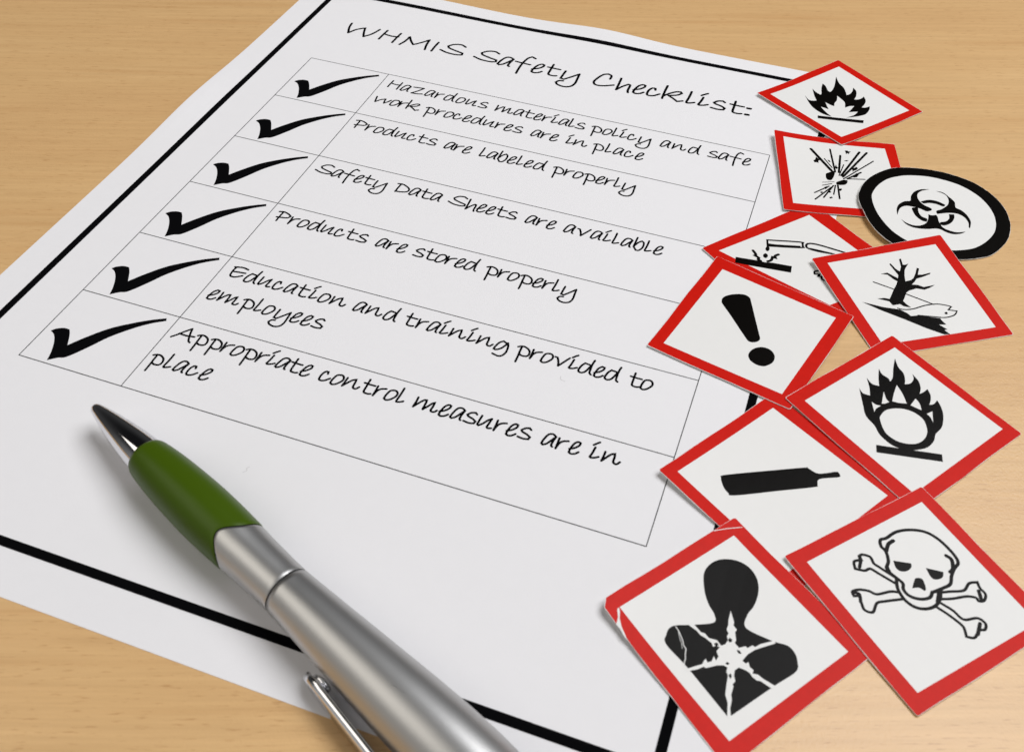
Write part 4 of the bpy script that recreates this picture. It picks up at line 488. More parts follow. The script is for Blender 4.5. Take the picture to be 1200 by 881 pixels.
# ------------------------------------------------------------------ the hazard cards
CARDS = {
 'corrosion': {"cen":[186.695,-51.473],"R":30.881,"v":[0.34,0.0,0.0],"lift":[[-1.0,0.0,0.35]],"outer":[[-30.881,-3.875],[-3.875,30.881],[30.881,3.875],[3.875,-30.881]],"inner":[[-25.959,-3.151],[-3.614,23.889],[24.24,3.107],[7.641,-14.969]],"prims":[["line",[[-12.949,4.363],[-3.705,7.182],[-3.243,7.993],[-3.509,9.225],[-4.29,9.696],[-13.545,7.086],[-12.78,3.382]],0.47],["poly",[[-12.995,5.609],[-11.027,5.903],[-3.824,7.976],[-3.754,6.953],[-12.848,4.264]],[],0],["poly",[[-13.005,4.691],[-12.27,3.586],[-12.238,2.417],[-12.651,1.905],[-13.221,2.301],[-13.368,3.147]],[],1],["poly",[[-13.001,0.797],[-12.316,0.451],[-12.101,-0.561],[-12.533,-1.417],[-13.254,-1.09],[-13.484,-0.016]],[],1],["line",[[-16.612,0.661],[-15.506,-0.827],[-15.697,-1.384],[-14.416,-2.033],[-14.535,-2.763],[-13.726,-3.118]],0.674],["line",[[-9.318,1.643],[-10.145,0.628],[-9.879,-0.225],[-10.758,-0.164],[-10.908,-1.724],[-11.738,-2.665]],0.671],["poly",[[-20.81,-4.137],[-14.035,-3.242],[-12.368,-3.322],[-10.405,-2.744],[-4.836,-2.168],[-4.616,-5.151],[-20.5,-6.795]],[],0],["line",[[9.193,9.545],[2.5,10.295],[-0.419,10.359],[-1.999,9.744],[-2.327,8.561],[-1.485,7.629],[1.242,7.365],[5.317,7.698]],0.519],["poly",[[-1.346,8.103],[1.553,8.111],[6.296,8.077],[5.359,7.369],[1.297,6.97]],[],0],["line",[[2.644,-1.339],[1.669,-2.182],[1.819,-3.251],[3.146,-2.937],[2.875,-3.898],[3.885,-3.64],[4.13,-4.857],[5.775,-5.201]],0.453]]},
 'cylinder': {"cen":[192.273,-133.331],"R":28.368,"v":[0.333,-0.1031,0.0399],"lift":[[-0.9578,-0.2873,1.3]],"outer":[[-28.368,-7.215],[-7.215,28.368],[28.368,7.215],[7.215,-28.368]],"inner":[[-24.118,-5.806],[-6.357,23.154],[23.357,5.497],[4.826,-23.504]],"prims":[["poly",[[-14.185,-3.349],[-13.846,-2.54],[-7.277,1.151],[3.743,6.8],[4.71,6.965],[7.278,6.268],[10.957,8.199],[11.684,8.274],[12.177,7.463],[11.866,6.815],[7.745,4.657],[7.521,2.735],[6.913,1.854],[-1.655,-2.695],[-10.376,-7.46],[-11.66,-7.216],[-12.852,-6.218],[-13.772,-4.634]],[],1]]},
 'explosion': {"cen":[189.629,-3.496],"R":25.003,"v":[0.4692,-0.0928,-0.1582],"lift":[[-0.9889,0.1483,1.7]],"outer":[[-24.328,15.399],[14.546,25.003],[24.095,-15.436],[-14.313,-24.966]],"inner":[[-20.798,13.403],[11.767,20.986],[20.859,-12.08],[-12.095,-20.552]],"prims":[["line",[[-11.135,10.876],[-7.334,6.495],[-3.165,1.528]],1.053],["line",[[-5.228,13.512],[-1.983,1.317]],0.632],["line",[[-1.587,11.274],[-0.846,1.433]],0.729],["line",[[4.086,15.698],[0.088,0.038]],0.787],["line",[[6.378,16.175],[0.714,-0.417]],0.786],["line",[[8.926,12.093],[1.031,-1.486]],0.465],["line",[[5.8,4.11],[2.118,-1.049]],0.658],["line",[[7.412,0.726],[2.118,-1.049]],0.45],["line",[[-6.269,7.353],[-3.199,3.3]],0.414],["line",[[0.083,6.483],[-0.567,-0.226]],0.359],["poly",[[-4.521,-2.238],[-4.606,-0.726],[-3.782,0.339],[-2.939,1.269],[-2.068,1.994],[-1.996,-0.107],[-2.148,-1.933],[-2.522,-3.489],[-3.409,-4.001],[-4.128,-3.469]],[],1],["poly",[[-0.911,-4.223],[0.074,-2.99],[1.095,-2.021],[2.292,-1.89],[2.375,-3.252],[1.771,-4.535],[0.356,-5.31],[-0.763,-5.413]],[],1],["poly",[[-0.583,14.679],[0.225,15.171],[0.554,14.709],[1.432,14.923],[0.916,13.963],[1.035,13.267],[0.334,13.572],[0.119,12.738],[-0.157,13.739]],[],0],["poly",[[-0.117,8.805],[0.702,9.435],[1.372,9.341],[0.599,8.661]],[],0],["poly",[[-5.252,7.09],[-4.669,7.134],[-4.054,6.317],[-4.543,6.172]],[],0],["poly",[[2.824,5.421],[3.777,6.165],[3.973,6.821],[4.734,6.189],[4.297,4.935],[3.602,4.298],[3.313,3.467]],[],0],["poly",[[3.218,0.942],[4.037,2.121],[4.486,3.225],[5.327,2.498],[4.915,1.059],[4.036,0.424]],[],0],["poly",[[-9.456,4.762],[-8.998,5.706],[-8.932,7.191],[-8.121,6.487],[-7.472,6.067],[-7.931,5.127],[-7.606,4.197],[-8.39,4.189],[-9.016,3.891]],[],0],["poly",[[-2.441,4.344],[-2.228,5.734],[-1.872,4.441],[-1.381,4.216],[-1.629,3.107],[-2.239,3.352]],[],0],["line",[[-6.63,-12.446],[-2.803,-7.21]],0.488],["line",[[-5.967,-15.846],[-2.018,-7.438]],0.53],["line",[[-3.621,-13.862],[-1.58,-6.433]],0.532],["line",[[-0.883,-11.073],[-0.994,-5.989]],0.438],["line",[[1.132,-12.623],[-0.275,-5.701]],0.58],["line",[[-5.057,-5.955],[-1.665,-4.251]],0.248],["line",[[-4.837,-7.585],[-2.18,-5.573]],0.346],["poly",[[0.253,-7.554],[0.929,-6.94],[1.295,-7.479],[0.924,-8.448],[0.428,-8.373]],[],0],["poly",[[-2.027,-13.216],[-1.376,-12.485],[-0.87,-12.954],[-1.592,-13.712]],[],0],["poly",[[-5.072,-11.438],[-4.581,-10.891],[-4.093,-11.161],[-4.612,-12.055]],[],0],["poly",[[-4.169,-8.33],[-3.52,-7.508],[-3.051,-8.205],[-3.656,-9.346]],[],0],["poly",[[-2.578,-10.399],[-2.11,-9.664],[-1.742,-10.196],[-2.155,-10.77]],[],0]]},
 'biohazard': {"cen":[218.452,-12.638],"R":23.15,"v":[0.5754,-0.3315,-0.0565],"lift":[[-0.848,-0.53,0.9]],"outer":[[-22.554,-0.915],[-22.432,2.223],[-21.41,7.52],[-19.209,12.472],[-15.215,17.838],[-10.97,20.645],[-5.288,22.422],[0.898,23.15],[6.229,22.619],[11.108,21.188],[15.097,18.545],[18.62,14.829],[21.247,10.077],[22.574,4.925],[22.877,0.588],[22.367,-4.358],[20.66,-9.342],[17.636,-14.78],[13.723,-17.963],[9.799,-20.12],[5.44,-21.708],[0.226,-22.863],[-5.536,-22.523],[-10.621,-21.097],[-14.655,-18.065],[-18.07,-13.294],[-20.539,-7.852],[-22.002,-4.163]],"inner":[[-18.431,-0.292],[-18.391,3.005],[-17.18,7.555],[-14.711,12.183],[-11.419,15.28],[-8.022,17.194],[-2.815,18.696],[2.024,18.812],[6.879,17.968],[11.309,15.615],[14.852,12.096],[17.298,7.684],[18.446,3.23],[18.542,-1.188],[17.607,-5.22],[15.482,-9.68],[12.757,-13.271],[9.604,-15.469],[6.429,-17.001],[1.608,-18.463],[-2.495,-18.609],[-6.708,-17.677],[-11.129,-14.75],[-14.96,-9.734],[-17.209,-4.932]],"prims":[["poly",[[-1.666,11.766],[-4.045,10.861],[-6.07,8.744],[-6.941,5.828],[-6.968,3.284],[-8.619,2.242],[-10.159,-0.192],[-10.589,-2.911],[-10.164,-6.069],[-9.982,-4.037],[-9.515,-1.786],[-8.015,-0.009],[-5.894,0.382],[-3.747,0.301],[-1.787,-0.329],[-0.376,0.869],[-0.649,1.829],[-2.533,2.592],[-3.996,3.925],[-4.964,6.032],[-4.949,8.254],[-3.779,10.171]],[],1],["poly",[[0.209,11.661],[2.417,11.697],[4.452,9.924],[6.136,7.953],[6.607,5.202],[8.339,4.38],[10.106,2.442],[11.306,-0.449],[11.189,-3.979],[10.843,-3.605],[10.581,-1.119],[9.233,1.176],[7.175,2.071],[4.672,1.497],[2.621,0.349],[1.399,-0.456],[1.055,1.076],[2.495,2.587],[4.049,5.306],[4.349,7.762],[3.712,10.091],[2.447,11.153]],[],1],["poly",[[-8.889,-7.632],[-7.359,-8.754],[-5.212,-9.206],[-3.159,-8.43],[-1.599,-6.542],[-1.082,-4.061],[-1.191,-1.681],[-0.127,-1.768],[1.096,-1.036],[1.668,-2.158],[2.123,-4.218],[3.429,-6.645],[5.337,-7.403],[7.613,-7.42],[10.031,-6.065],[8.857,-7.566],[6.85,-8.75],[4.785,-8.724],[2.667,-7.919],[1.02,-8.247],[-0.595,-9.166],[-2.64,-9.92],[-5.136,-10.301],[-7.299,-9.564]],[],1],["poly",[[-3.881,4.129],[-1.558,6.028],[1.001,6.303],[3.536,5.327],[2.915,4.221],[0.669,4.687],[-1.451,4.357],[-2.932,3.434]],[],1],["poly",[[-6.147,-0.274],[-4.412,0.636],[-4.023,-1.898],[-2.974,-3.584],[-1.37,-4.183],[-1.436,-5.795],[-3.006,-5.648],[-4.72,-4.12],[-5.705,-2.249]],[],1],["poly",[[4.747,0.845],[6.366,1.359],[6.394,-0.968],[5.558,-3.552],[3.863,-5.433],[2.452,-5.57],[2.549,-4.341],[4.158,-3.158],[4.977,-1.175]],[],1]]},
 'flame': {"cen":[183.675,40.946],"R":29.206,"v":[0.34,0.0062,0.0083],"lift":[[-0.6,-0.8,1.5]],"outer":[[-27.962,-6.159],[-4.09,29.206],[28.05,4.461],[4.003,-27.508]],"inner":[[-23.433,-4.714],[-3.223,24.394],[23.449,3.548],[3.309,-22.549]],"prims":[["poly",[[-11.889,-0.337],[-10.369,-2.599],[-9.032,-2.869],[-7.576,-2.123],[-8.755,0.805],[-10.064,5.325],[-8.61,3.553],[-6.877,2.34],[-6.64,3.289],[-7.118,6.831],[-7.161,10.265],[-5.926,8.919],[-4.775,6.161],[-3.898,5.446],[-3.323,7.06],[-2.991,10.629],[-3.248,16.868],[-1.68,12.779],[0.201,10.285],[1.316,7.523],[1.804,5.601],[2.735,6.499],[3.418,8.68],[3.462,11.478],[4.738,9.419],[5.079,6.378],[4.72,3.616],[6.1,4.165],[7.223,5.656],[7.609,6.859],[8.518,4.605],[8.487,2.003],[7.753,-0.649],[8.896,-0.4],[10.317,1.085],[10.365,-1.344],[9.361,-4.772],[6.379,-7.469],[3.554,-9.256],[5.789,-6.7],[6.798,-3.975],[5.064,-4.766],[3.874,-5.45],[5.214,-0.736],[3.663,-1.455],[2.316,-3.015],[1.807,0.381],[0.402,2.211],[-1.201,3.878],[-0.976,0.83],[-1.463,-1.448],[-1.313,-3.47],[-2.805,-3.05],[-4.588,-2.013],[-3.653,-4.462],[-2.913,-6.245],[-5.659,-5.656],[-3.655,-8.466],[-1.221,-10.831],[-4.468,-10.103],[-7.278,-8.202],[-9.458,-5.436]],[],1],["poly",[[-5.902,-12.046],[9.287,-8.793],[9.335,-10.665],[-5.669,-13.851]],[],0]]},
 'environment': {"cen":[214.771,-54.367],"R":29.602,"v":[0.9094,-0.5243,0.8272],"lift":[[-1.0,0.0,0.3]],"outer":[[-28.259,4.396],[6.312,29.602],[28.037,-5.899],[-6.091,-28.099]],"inner":[[-23.547,4.283],[5.243,24.637],[23.284,-4.752],[-5.007,-22.827]],"prims":[["poly",[[-4.91,-2.776],[-4.446,0.152],[-3.926,2.579],[-3.807,3.984],[-5.133,4.662],[-6.765,5.791],[-8.605,5.378],[-6.851,6.651],[-5.261,5.985],[-3.785,5.36],[-3.818,6.803],[-5.267,8.674],[-6.73,10.563],[-6.367,11.04],[-4.813,9.266],[-3.572,8.53],[-3.411,10.648],[-4.273,13.879],[-3.741,14.259],[-3.004,11.802],[-2.355,11.977],[-1.515,12.891],[-2.094,10.759],[-2.283,9.451],[-2.073,7.09],[-1.621,4.85],[-0.21,5.97],[0.436,7.272],[0.762,9.429],[0.91,11.947],[1.576,11.881],[1.45,9.05],[2.527,9.474],[4.814,11.273],[4.713,10.581],[2.613,8.373],[1.297,7.208],[0.828,5.576],[0.191,4.206],[1.906,4.642],[3.426,4.366],[6.41,6.495],[5.142,4.724],[3.756,3.308],[1.541,2.99],[-0.311,1.314],[-0.959,0.194],[-1.252,-2.107],[-1.513,-3.604],[-0.543,-4.531],[0.866,-5.508],[-1.176,-5.699],[-2.207,-5.186],[-4.057,-6.453],[-5.167,-5.203],[-6.649,-5.251],[-8.427,-5.341],[-6.501,-4.263],[-5.168,-4.198]],[],0],["poly",[[-12.277,-8.273],[-6.354,-8.127],[-2.003,-7.396],[0.016,-8.116],[1.058,-8.912],[2.687,-8.049],[6.742,-7.211],[8.743,-6.802],[9.177,-7.528],[10.502,-8.717],[8.585,-9.467],[10.904,-10.547],[10.126,-11.071],[11.668,-12.145],[10.24,-12.848],[5.666,-12.228],[-0.718,-10.805],[-7.185,-9.597]],[],0],["line",[[-2.618,-7.106],[-1.057,-7.024],[1.289,-5.875],[4.491,-3.092],[7.31,-1.449],[9.722,-0.964],[11.282,-0.964],[10.604,-2.603],[12.859,-2.175],[12.337,-4.043],[10.041,-5.994],[6.721,-6.919],[2.916,-7.884]],0.304],["poly",[[9.721,-4.011],[10.228,-3.585],[10.591,-3.972],[10.293,-4.618],[9.858,-4.637]],[],1],["line",[[-10.187,1.195],[-4.461,0.304]],0.316],["line",[[-0.906,-0.412],[6.605,-1.879]],0.311]]},
 'exclamation': {"cen":[175.672,-84.25],"R":26.595,"v":[0.7606,0.2033,0.2102],"lift":[[-0.7593,-0.6508,0.25]],"outer":[[-24.843,-16.02],[-14.907,26.595],[25.393,14.692],[14.357,-25.267]],"inner":[[-20.896,-13.67],[-12.265,21.461],[20.809,12.376],[11.59,-20.775]],"prims":[["poly",[[-9.727,7.807],[-9.791,9.359],[-8.833,10.905],[-6.579,12.381],[-4.401,12.954],[-2.866,12.334],[-2.052,10.666],[0.168,4.543],[2.103,-0.73],[2.792,-2.677],[2.658,-3.82],[1.623,-4.786],[0.453,-5.005],[-0.379,-4.442],[-2.304,-2.001],[-6.299,3.277],[-9.252,6.966]],[],1],["poly",[[1.028,-10.171],[1.302,-8.29],[2.444,-6.646],[4.21,-5.773],[6.187,-6.113],[7.515,-7.753],[7.672,-9.805],[6.873,-11.497],[5.435,-12.728],[3.546,-12.74],[1.849,-11.768]],[],1]]},
 'oxidizer': {"cen":[216.752,-101.66],"R":28.986,"v":[0.5748,-0.543,0.0482],"lift":[[0.9487,-0.3162,0.25]],"outer":[[-28.64,-4.699],[-5.08,28.685],[28.348,5.0],[5.372,-28.986]],"inner":[[-23.768,-3.86],[-4.044,24.178],[23.816,4.866],[4.614,-23.639]],"prims":[["poly",[[-11.292,5.688],[-10.217,4.251],[-8.424,4.075],[-8.869,6.878],[-9.868,10.038],[-8.366,8.434],[-6.566,8.321],[-7.023,11.403],[-7.23,14.561],[-6.238,12.868],[-4.612,11.983],[-4.004,10.931],[-3.556,12.787],[-3.706,16.204],[-3.626,20.012],[-2.488,17.081],[-1.051,15.326],[-0.471,13.254],[-0.371,11.394],[0.981,12.311],[1.599,14.232],[1.165,15.902],[2.903,13.837],[3.581,11.461],[3.476,9.402],[4.41,10.443],[5.22,11.888],[6.084,10.215],[6.298,8.45],[6.078,6.457],[7.127,7.163],[7.822,8.831],[8.879,6.907],[9.638,3.958],[9.518,0.013],[8.236,-2.927],[7.91,-5.462],[6.634,-7.999],[4.593,-9.605],[1.809,-10.76],[-1.574,-10.537],[-4.688,-8.353],[-6.319,-5.736],[-8.653,-3.271],[-9.781,0.238]],[[[-5.178,-3.314],[-5.106,-1.509],[-4.058,0.555],[-2.185,1.876],[0.242,2.621],[2.746,2.318],[4.814,0.991],[5.837,-1.079],[6.184,-3.384],[5.533,-5.912],[3.984,-7.815],[1.647,-8.73],[-1.018,-8.619],[-3.607,-6.891]],[[-7.817,2.111],[-6.648,1.482],[-5.408,1.611],[-6.508,0.088],[-6.774,-1.24]],[[-5.252,6.822],[-4.432,4.556],[-3.594,3.643],[-4.509,2.695],[-5.33,2.369]],[[-2.323,10.389],[-0.692,7.892],[0.668,4.751],[-1.389,4.226],[-2.892,4.214],[-2.744,7.076]],[[2.62,7.359],[3.722,5.962],[4.37,3.823],[3.109,4.12],[1.584,4.531]],[[5.655,3.107],[6.948,4.48],[7.389,0.586],[6.706,2.091]]],1],["poly",[[-5.311,-11.873],[10.029,-9.031],[10.394,-11.345],[-4.98,-14.228]],[],0]]},
 'health': {"cen":[188.491,-175.186],"R":28.916,"v":[0.5527,-0.2954,0.2192],"lift":[[-0.9806,0.1961,1.9]],"outer":[[-27.698,-4.061],[-5.181,28.107],[28.166,4.869],[4.714,-28.916]],"inner":[[-23.445,-3.678],[-4.392,23.228],[23.195,3.649],[3.931,-23.38]],"prims":[["poly",[[-8.391,9.782],[-8.551,11.869],[-7.802,13.99],[-6.34,15.683],[-4.419,16.678],[-2.064,17.024],[0.158,16.423],[1.93,14.92],[3.021,12.818],[3.389,10.128],[3.046,7.216],[2.112,4.468],[2.484,1.578],[7.649,0.61],[9.065,0.553],[11.298,0.609],[12.855,-0.424],[13.659,-2.043],[13.767,-4.527],[10.15,-9.164],[3.41,-18.098],[2.737,-18.759],[-6.756,-11.611],[-12.265,-8.055],[-12.777,-5.988],[-12.512,-4.239],[-11.333,-3.101],[-8.436,-1.813],[-4.17,0.39],[-4.406,2.321],[-5.958,4.103],[-7.4,6.65]],[],1],["white",[[-1.343,4.387],[-0.676,3.076],[-0.106,1.943],[-0.144,1.258],[0.756,0.462],[0.481,-0.172],[1.054,-1.933],[0.909,-2.641],[1.911,-3.434],[3.155,-2.578],[3.603,-2.863],[4.437,-1.902],[5.03,-2.069],[5.962,-1.004],[8.57,0.825],[8.79,0.189],[6.608,-1.476],[5.14,-2.674],[3.997,-4.069],[3.587,-4.863],[3.131,-5.99],[3.879,-6.407],[4.332,-5.857],[4.79,-6.823],[5.645,-7.256],[5.567,-8.035],[6.641,-7.882],[7.837,-8.428],[10.527,-9.145],[10.011,-9.949],[7.406,-9.084],[6.605,-9.198],[5.707,-8.792],[5.03,-8.112],[4.146,-7.818],[2.74,-7.716],[2.079,-8.592],[2.153,-9.811],[2.636,-10.868],[2.26,-11.747],[2.503,-12.146],[2.433,-13.996],[2.757,-15.079],[2.786,-16.856],[3.297,-18.609],[2.62,-18.978],[2.111,-15.918],[1.317,-14.413],[1.112,-12.053],[1.021,-10.235],[0.537,-9.482],[0.567,-8.53],[-0.201,-8.315],[-1.496,-8.8],[-3.44,-10.16],[-4.02,-10.065],[-4.938,-10.978],[-6.895,-12.226],[-7.117,-11.75],[-5.118,-10.169],[-4.394,-9.641],[-4.197,-8.744],[-3.975,-8.215],[-3.433,-8.898],[-2.718,-8.311],[-2.539,-7.034],[-1.912,-7.88],[-1.628,-6.819],[-2.242,-5.768],[-1.8,-4.633],[-2.65,-4.631],[-3.125,-5.071],[-3.566,-4.33],[-5.145,-3.631],[-6.044,-3.455],[-7.069,-2.734],[-9.156,-1.966],[-7.931,-1.481],[-6.206,-2.727],[-5.344,-2.722],[-4.327,-3.447],[-2.64,-3.326],[-1.6,-4.234],[-0.873,-3.635],[-0.53,-2.528],[-0.926,-1.692],[-0.731,-0.959],[-1.29,-0.176],[-1.158,0.874],[-1.356,2.142]],[],0],["poly2",[[-0.554,-2.406],[-0.27,-1.84],[0.226,-2.048],[0.241,-2.696],[-0.233,-2.874]],[],1],["poly2",[[1.573,-4.013],[2.132,-3.997],[2.69,-4.559],[2.039,-4.675]],[],1],["poly2",[[-0.025,-7.807],[0.319,-7.298],[0.817,-7.554],[0.461,-8.004]],[],1],["poly2",[[1.089,-10.023],[1.443,-9.579],[1.776,-10.139],[1.571,-10.773]],[],1],["poly2",[[-3.12,-4.29],[-2.539,-3.809],[-2.097,-4.292],[-2.547,-4.851]],[],1],["whiteline",[[-11.366,-3.446],[-10.552,-4.177],[-9.954,-4.99],[-9.359,-5.799],[-8.87,-6.903],[-8.206,-7.545],[-8.117,-8.663],[-7.82,-9.693],[-7.89,-10.605],[-7.599,-11.372]],0.179],["whiteline",[[-10.548,-4.439],[-9.97,-5.65],[-9.401,-6.595],[-8.966,-7.714]],0.095],["whiteline",[[-8.879,22.679],[-6.129,24.44],[-3.091,26.069]],0.174],["white",[[-23.803,-4.304],[-23.517,-3.844],[-23.104,-4.672],[-22.737,-6.179],[-21.871,-7.787],[-20.886,-9.003],[-19.962,-10.233],[-20.981,-9.497],[-22.001,-8.366],[-23.0,-7.743],[-23.137,-6.019]],[],0]]},
 'skull': {"cen":[224.264,-151.863],"R":29.132,"v":[0.5532,-0.4234,0.2199],"lift":[[0.6,-0.8,0.3],[-0.9939,0.1104,0.25]],"outer":[[-28.751,-1.816],[-1.495,29.094],[28.387,1.853],[1.859,-29.132]],"inner":[[-23.804,-1.427],[-1.164,24.508],[24.213,1.161],[1.5,-24.045]],"prims":[["line",[[-6.53,2.921],[-7.158,3.41],[-6.931,5.337],[-7.68,7.659],[-8.848,8.717],[-9.13,10.359],[-7.915,11.366],[-6.046,13.787],[-3.199,15.507],[0.03,16.205],[2.749,15.468],[5.204,13.734],[7.055,11.807],[7.65,10.324],[6.931,8.577],[6.469,6.432],[6.302,4.208],[4.804,2.568],[2.981,0.882]],0.511],["line",[[-6.408,11.182],[-7.353,9.826],[-7.587,7.92]],0.596],["line",[[5.043,11.412],[6.24,10.75],[6.649,8.469],[6.131,7.394]],0.587],["line",[[-7.079,3.807],[-6.316,2.493],[-4.972,1.705],[-3.447,0.708],[-3.148,-0.814],[-1.805,-1.924],[0.457,-1.904],[2.353,-0.764],[2.759,0.798]],0.514],["line",[[-4.848,1.608],[-4.566,-0.29],[-3.985,-1.699],[-2.536,-3.39],[-0.493,-4.279],[1.723,-3.922],[3.587,-2.455],[4.415,-0.401],[4.492,2.094]],0.507],["line",[[2.759,0.798],[4.078,1.441],[3.907,-1.292]],0.437],["poly",[[-5.927,5.872],[-2.193,6.565],[-1.956,5.772],[-2.602,4.426],[-3.987,3.677],[-5.191,4.166]],[],1],["poly",[[1.0,6.534],[4.725,6.858],[4.64,5.373],[3.444,4.34],[2.29,4.478]],[],1],["poly",[[-1.161,2.226],[-0.773,3.165],[0.536,3.304],[1.431,1.142],[1.137,0.464],[-0.03,0.87],[-1.405,0.205]],[],1],["line",[[-4.96,1.565],[-8.879,3.114],[-9.923,3.594],[-10.828,4.948],[-12.598,4.934],[-13.092,4.072],[-12.609,3.443],[-14.027,2.451],[-13.59,0.711],[-11.574,0.979],[-10.506,1.902],[-8.703,1.359],[-4.83,0.108]],0.443],["line",[[-13.117,4.286],[-12.73,3.47],[-12.741,1.478]],0.519],["line",[[-4.083,-1.878],[-5.757,-2.306],[-8.446,-4.039],[-10.183,-3.861],[-12.15,-4.264],[-13.473,-5.267],[-13.073,-6.236],[-11.975,-5.814],[-11.189,-7.736],[-10.499,-8.848],[-8.815,-8.751],[-8.222,-6.255],[-6.627,-5.159],[-3.277,-3.324]],0.436],["line",[[-13.23,-5.384],[-12.021,-5.411],[-11.536,-7.178]],0.497],["line",[[4.755,1.486],[6.403,2.325],[9.161,3.657],[10.196,5.905],[11.86,6.826],[12.473,5.484],[13.634,4.364],[13.407,2.661],[12.309,2.105],[11.728,2.725],[9.782,2.338],[7.05,0.739],[4.635,-0.318]],0.437],["line",[[12.22,4.677],[12.849,2.659]],0.563],["line",[[4.696,-1.341],[7.203,-2.259],[9.484,-3.653],[12.185,-2.292],[13.855,-3.019],[13.791,-4.525],[12.72,-5.13],[11.815,-7.269],[10.199,-7.613],[9.571,-5.648],[8.431,-4.729],[6.16,-3.546],[3.763,-2.596]],0.431],["line",[[12.773,-3.428],[12.43,-6.241]],0.542]]},
}
LABELS = {
    'flame': 'red bordered card with flame over a line, at the top of the stack of cards',
    'explosion': 'red bordered card with exploding bomb, tucked under the plain flame card',
    'biohazard': 'round white card with thick black rim and three horned biohazard sign',
    'corrosion': 'red bordered card with test tubes dripping, mostly covered by two cards',
    'environment': 'red bordered card with bare tree and dead fish',
    'exclamation': 'red bordered card with large black exclamation mark',
    'oxidizer': 'red bordered card with flame over a circle',
    'cylinder': 'red bordered card with black gas cylinder silhouette, its right corner covered',
    'health': 'red bordered card with cracked starburst on a human bust, one corner creased',
    'skull': 'red bordered card with skull and crossbones, at the lower right',
}
THICK = 0.22


def build_card(key, d):
    cx, cy = d['cen']
    R, (a, b, c), lifts = d['R'], d['v'], d['lift']
    t = thing('hazard_card', LABELS[key], 'card', (cx, cy, 0), 'hazard symbol cards scattered beside the checklist')

    def z(x, y):
        h = a + x / R * b + y / R * c
        for dx, dy, k in lifts:
            q = max(0.0, (x * dx + y * dy) / R)
            h += k * q * q
        return h

    outer, inner = d['outer'], d['inner']
    rnd = random.Random(key)
    if key == 'biohazard':
        outer = catmull(outer, True, 0.8)
        inner = catmull(inner, True, 0.8)
    else:
        # scissor-cut sides: tiny wander along each side, corners slightly blunted
        pts = []
        for i in range(4):
            p, q = Vector(outer[i]), Vector(outer[(i + 1) % 4])
            dr = (q - p).normalized(); nr = Vector((-dr.y, dr.x))
            L_ = (q - p).length
            blunt = 1.6 if (key == 'health' and i == 0) else 0.35
            blunt2 = 1.6 if (key == 'health' and i == 3) else 0.35
            k = 7
            ph = rnd.uniform(0, 6.28)
            for j in range(k + 1):
                s = blunt + (L_ - blunt - blunt2) * j / k
                wob = 0.10 * math.sin(ph + j * 1.3) * math.sin(math.pi * j / k)
                pts.append(tuple(p + dr * s + nr * wob))
        outer = pts
    area = sum(outer[i][0] * outer[(i + 1) % len(outer)][1] - outer[(i + 1) % len(outer)][0] * outer[i][1] for i in range(len(outer)))
    if area < 0:
        outer = outer[::-1]
    slab('card_stock', outer, z, THICK, M_CARD, t, cut=4.0)
    # printed rim stops a hair short of the cut edge
    cen = Vector((sum(p[0] for p in outer) / len(outer), sum(p[1] for p in outer) / len(outer)))
    ro = [tuple(cen + (Vector(p) - cen) * rnd.uniform(0.9945, 0.9992)) for p in outer]
    rim = Print(); rim.poly(ro, [inner])
    if key == 'biohazard':
        rim.build('black_rim', M_BLACK, t, z, 0.012, cut=4.0)
    else:
        rim.build('red_border', M_RED, t, z, 0.012, cut=4.0)
    ink, white = Print(), Print()
    for p in d['prims']:
        if p[0] == 'line':
            ink.stroke(catmull(p[1], False, 0.25) if key in ('skull', 'corrosion', 'environment') else p[1], p[2] * {'skull': 1.5, 'explosion': 1.0}.get(key, 1.3))
            continue
        if p[0] == 'whiteline':
            white.stroke(p[1], p[2])
            continue
        sm = p[3]
        o = catmull(p[1], True, 0.3) if sm else p[1]
        hs = [catmull(h, True, 0.3) if sm else h for h in p[2]]
        if p[0] == 'white':
            white.poly(o, hs)
        elif p[0] == 'poly2':
            ink.poly(o, hs, dz=0.03)
        else:
            ink.poly(o, hs)
    ink.build('pictogram', M_BLACK, t, z, 0.02, cut=4.0)
    if white.v:
        white.build('starburst', M_CARD, t, z, 0.035, cut=4.0)
    return t


for key in ('corrosion', 'cylinder', 'explosion', 'biohazard', 'flame', 'environment', 'exclamation', 'oxidizer', 'health', 'skull'):
    build_card(key, CARDS[key])

# ------------------------------------------------------------------ the pen
pen = thing('ballpoint_pen', 'silver ballpoint pen with green rubber grip lying across the page corner', 'pen', (32.71, -173.04, 6.69))
pd = Vector((0.91934, -0.39346, 0.00258)).normalized()
plat = Vector((0, 0, 1)).cross(pd).normalized()
pup = pd.cross(plat)
pen.rotation_euler = Matrix((pd, plat, pup)).transposed().to_euler()


def ring_point(s, r, th):
    # th: 0 straight up, positive towards the right of the picture
    return (s, r * math.sin(th), r * math.cos(th))


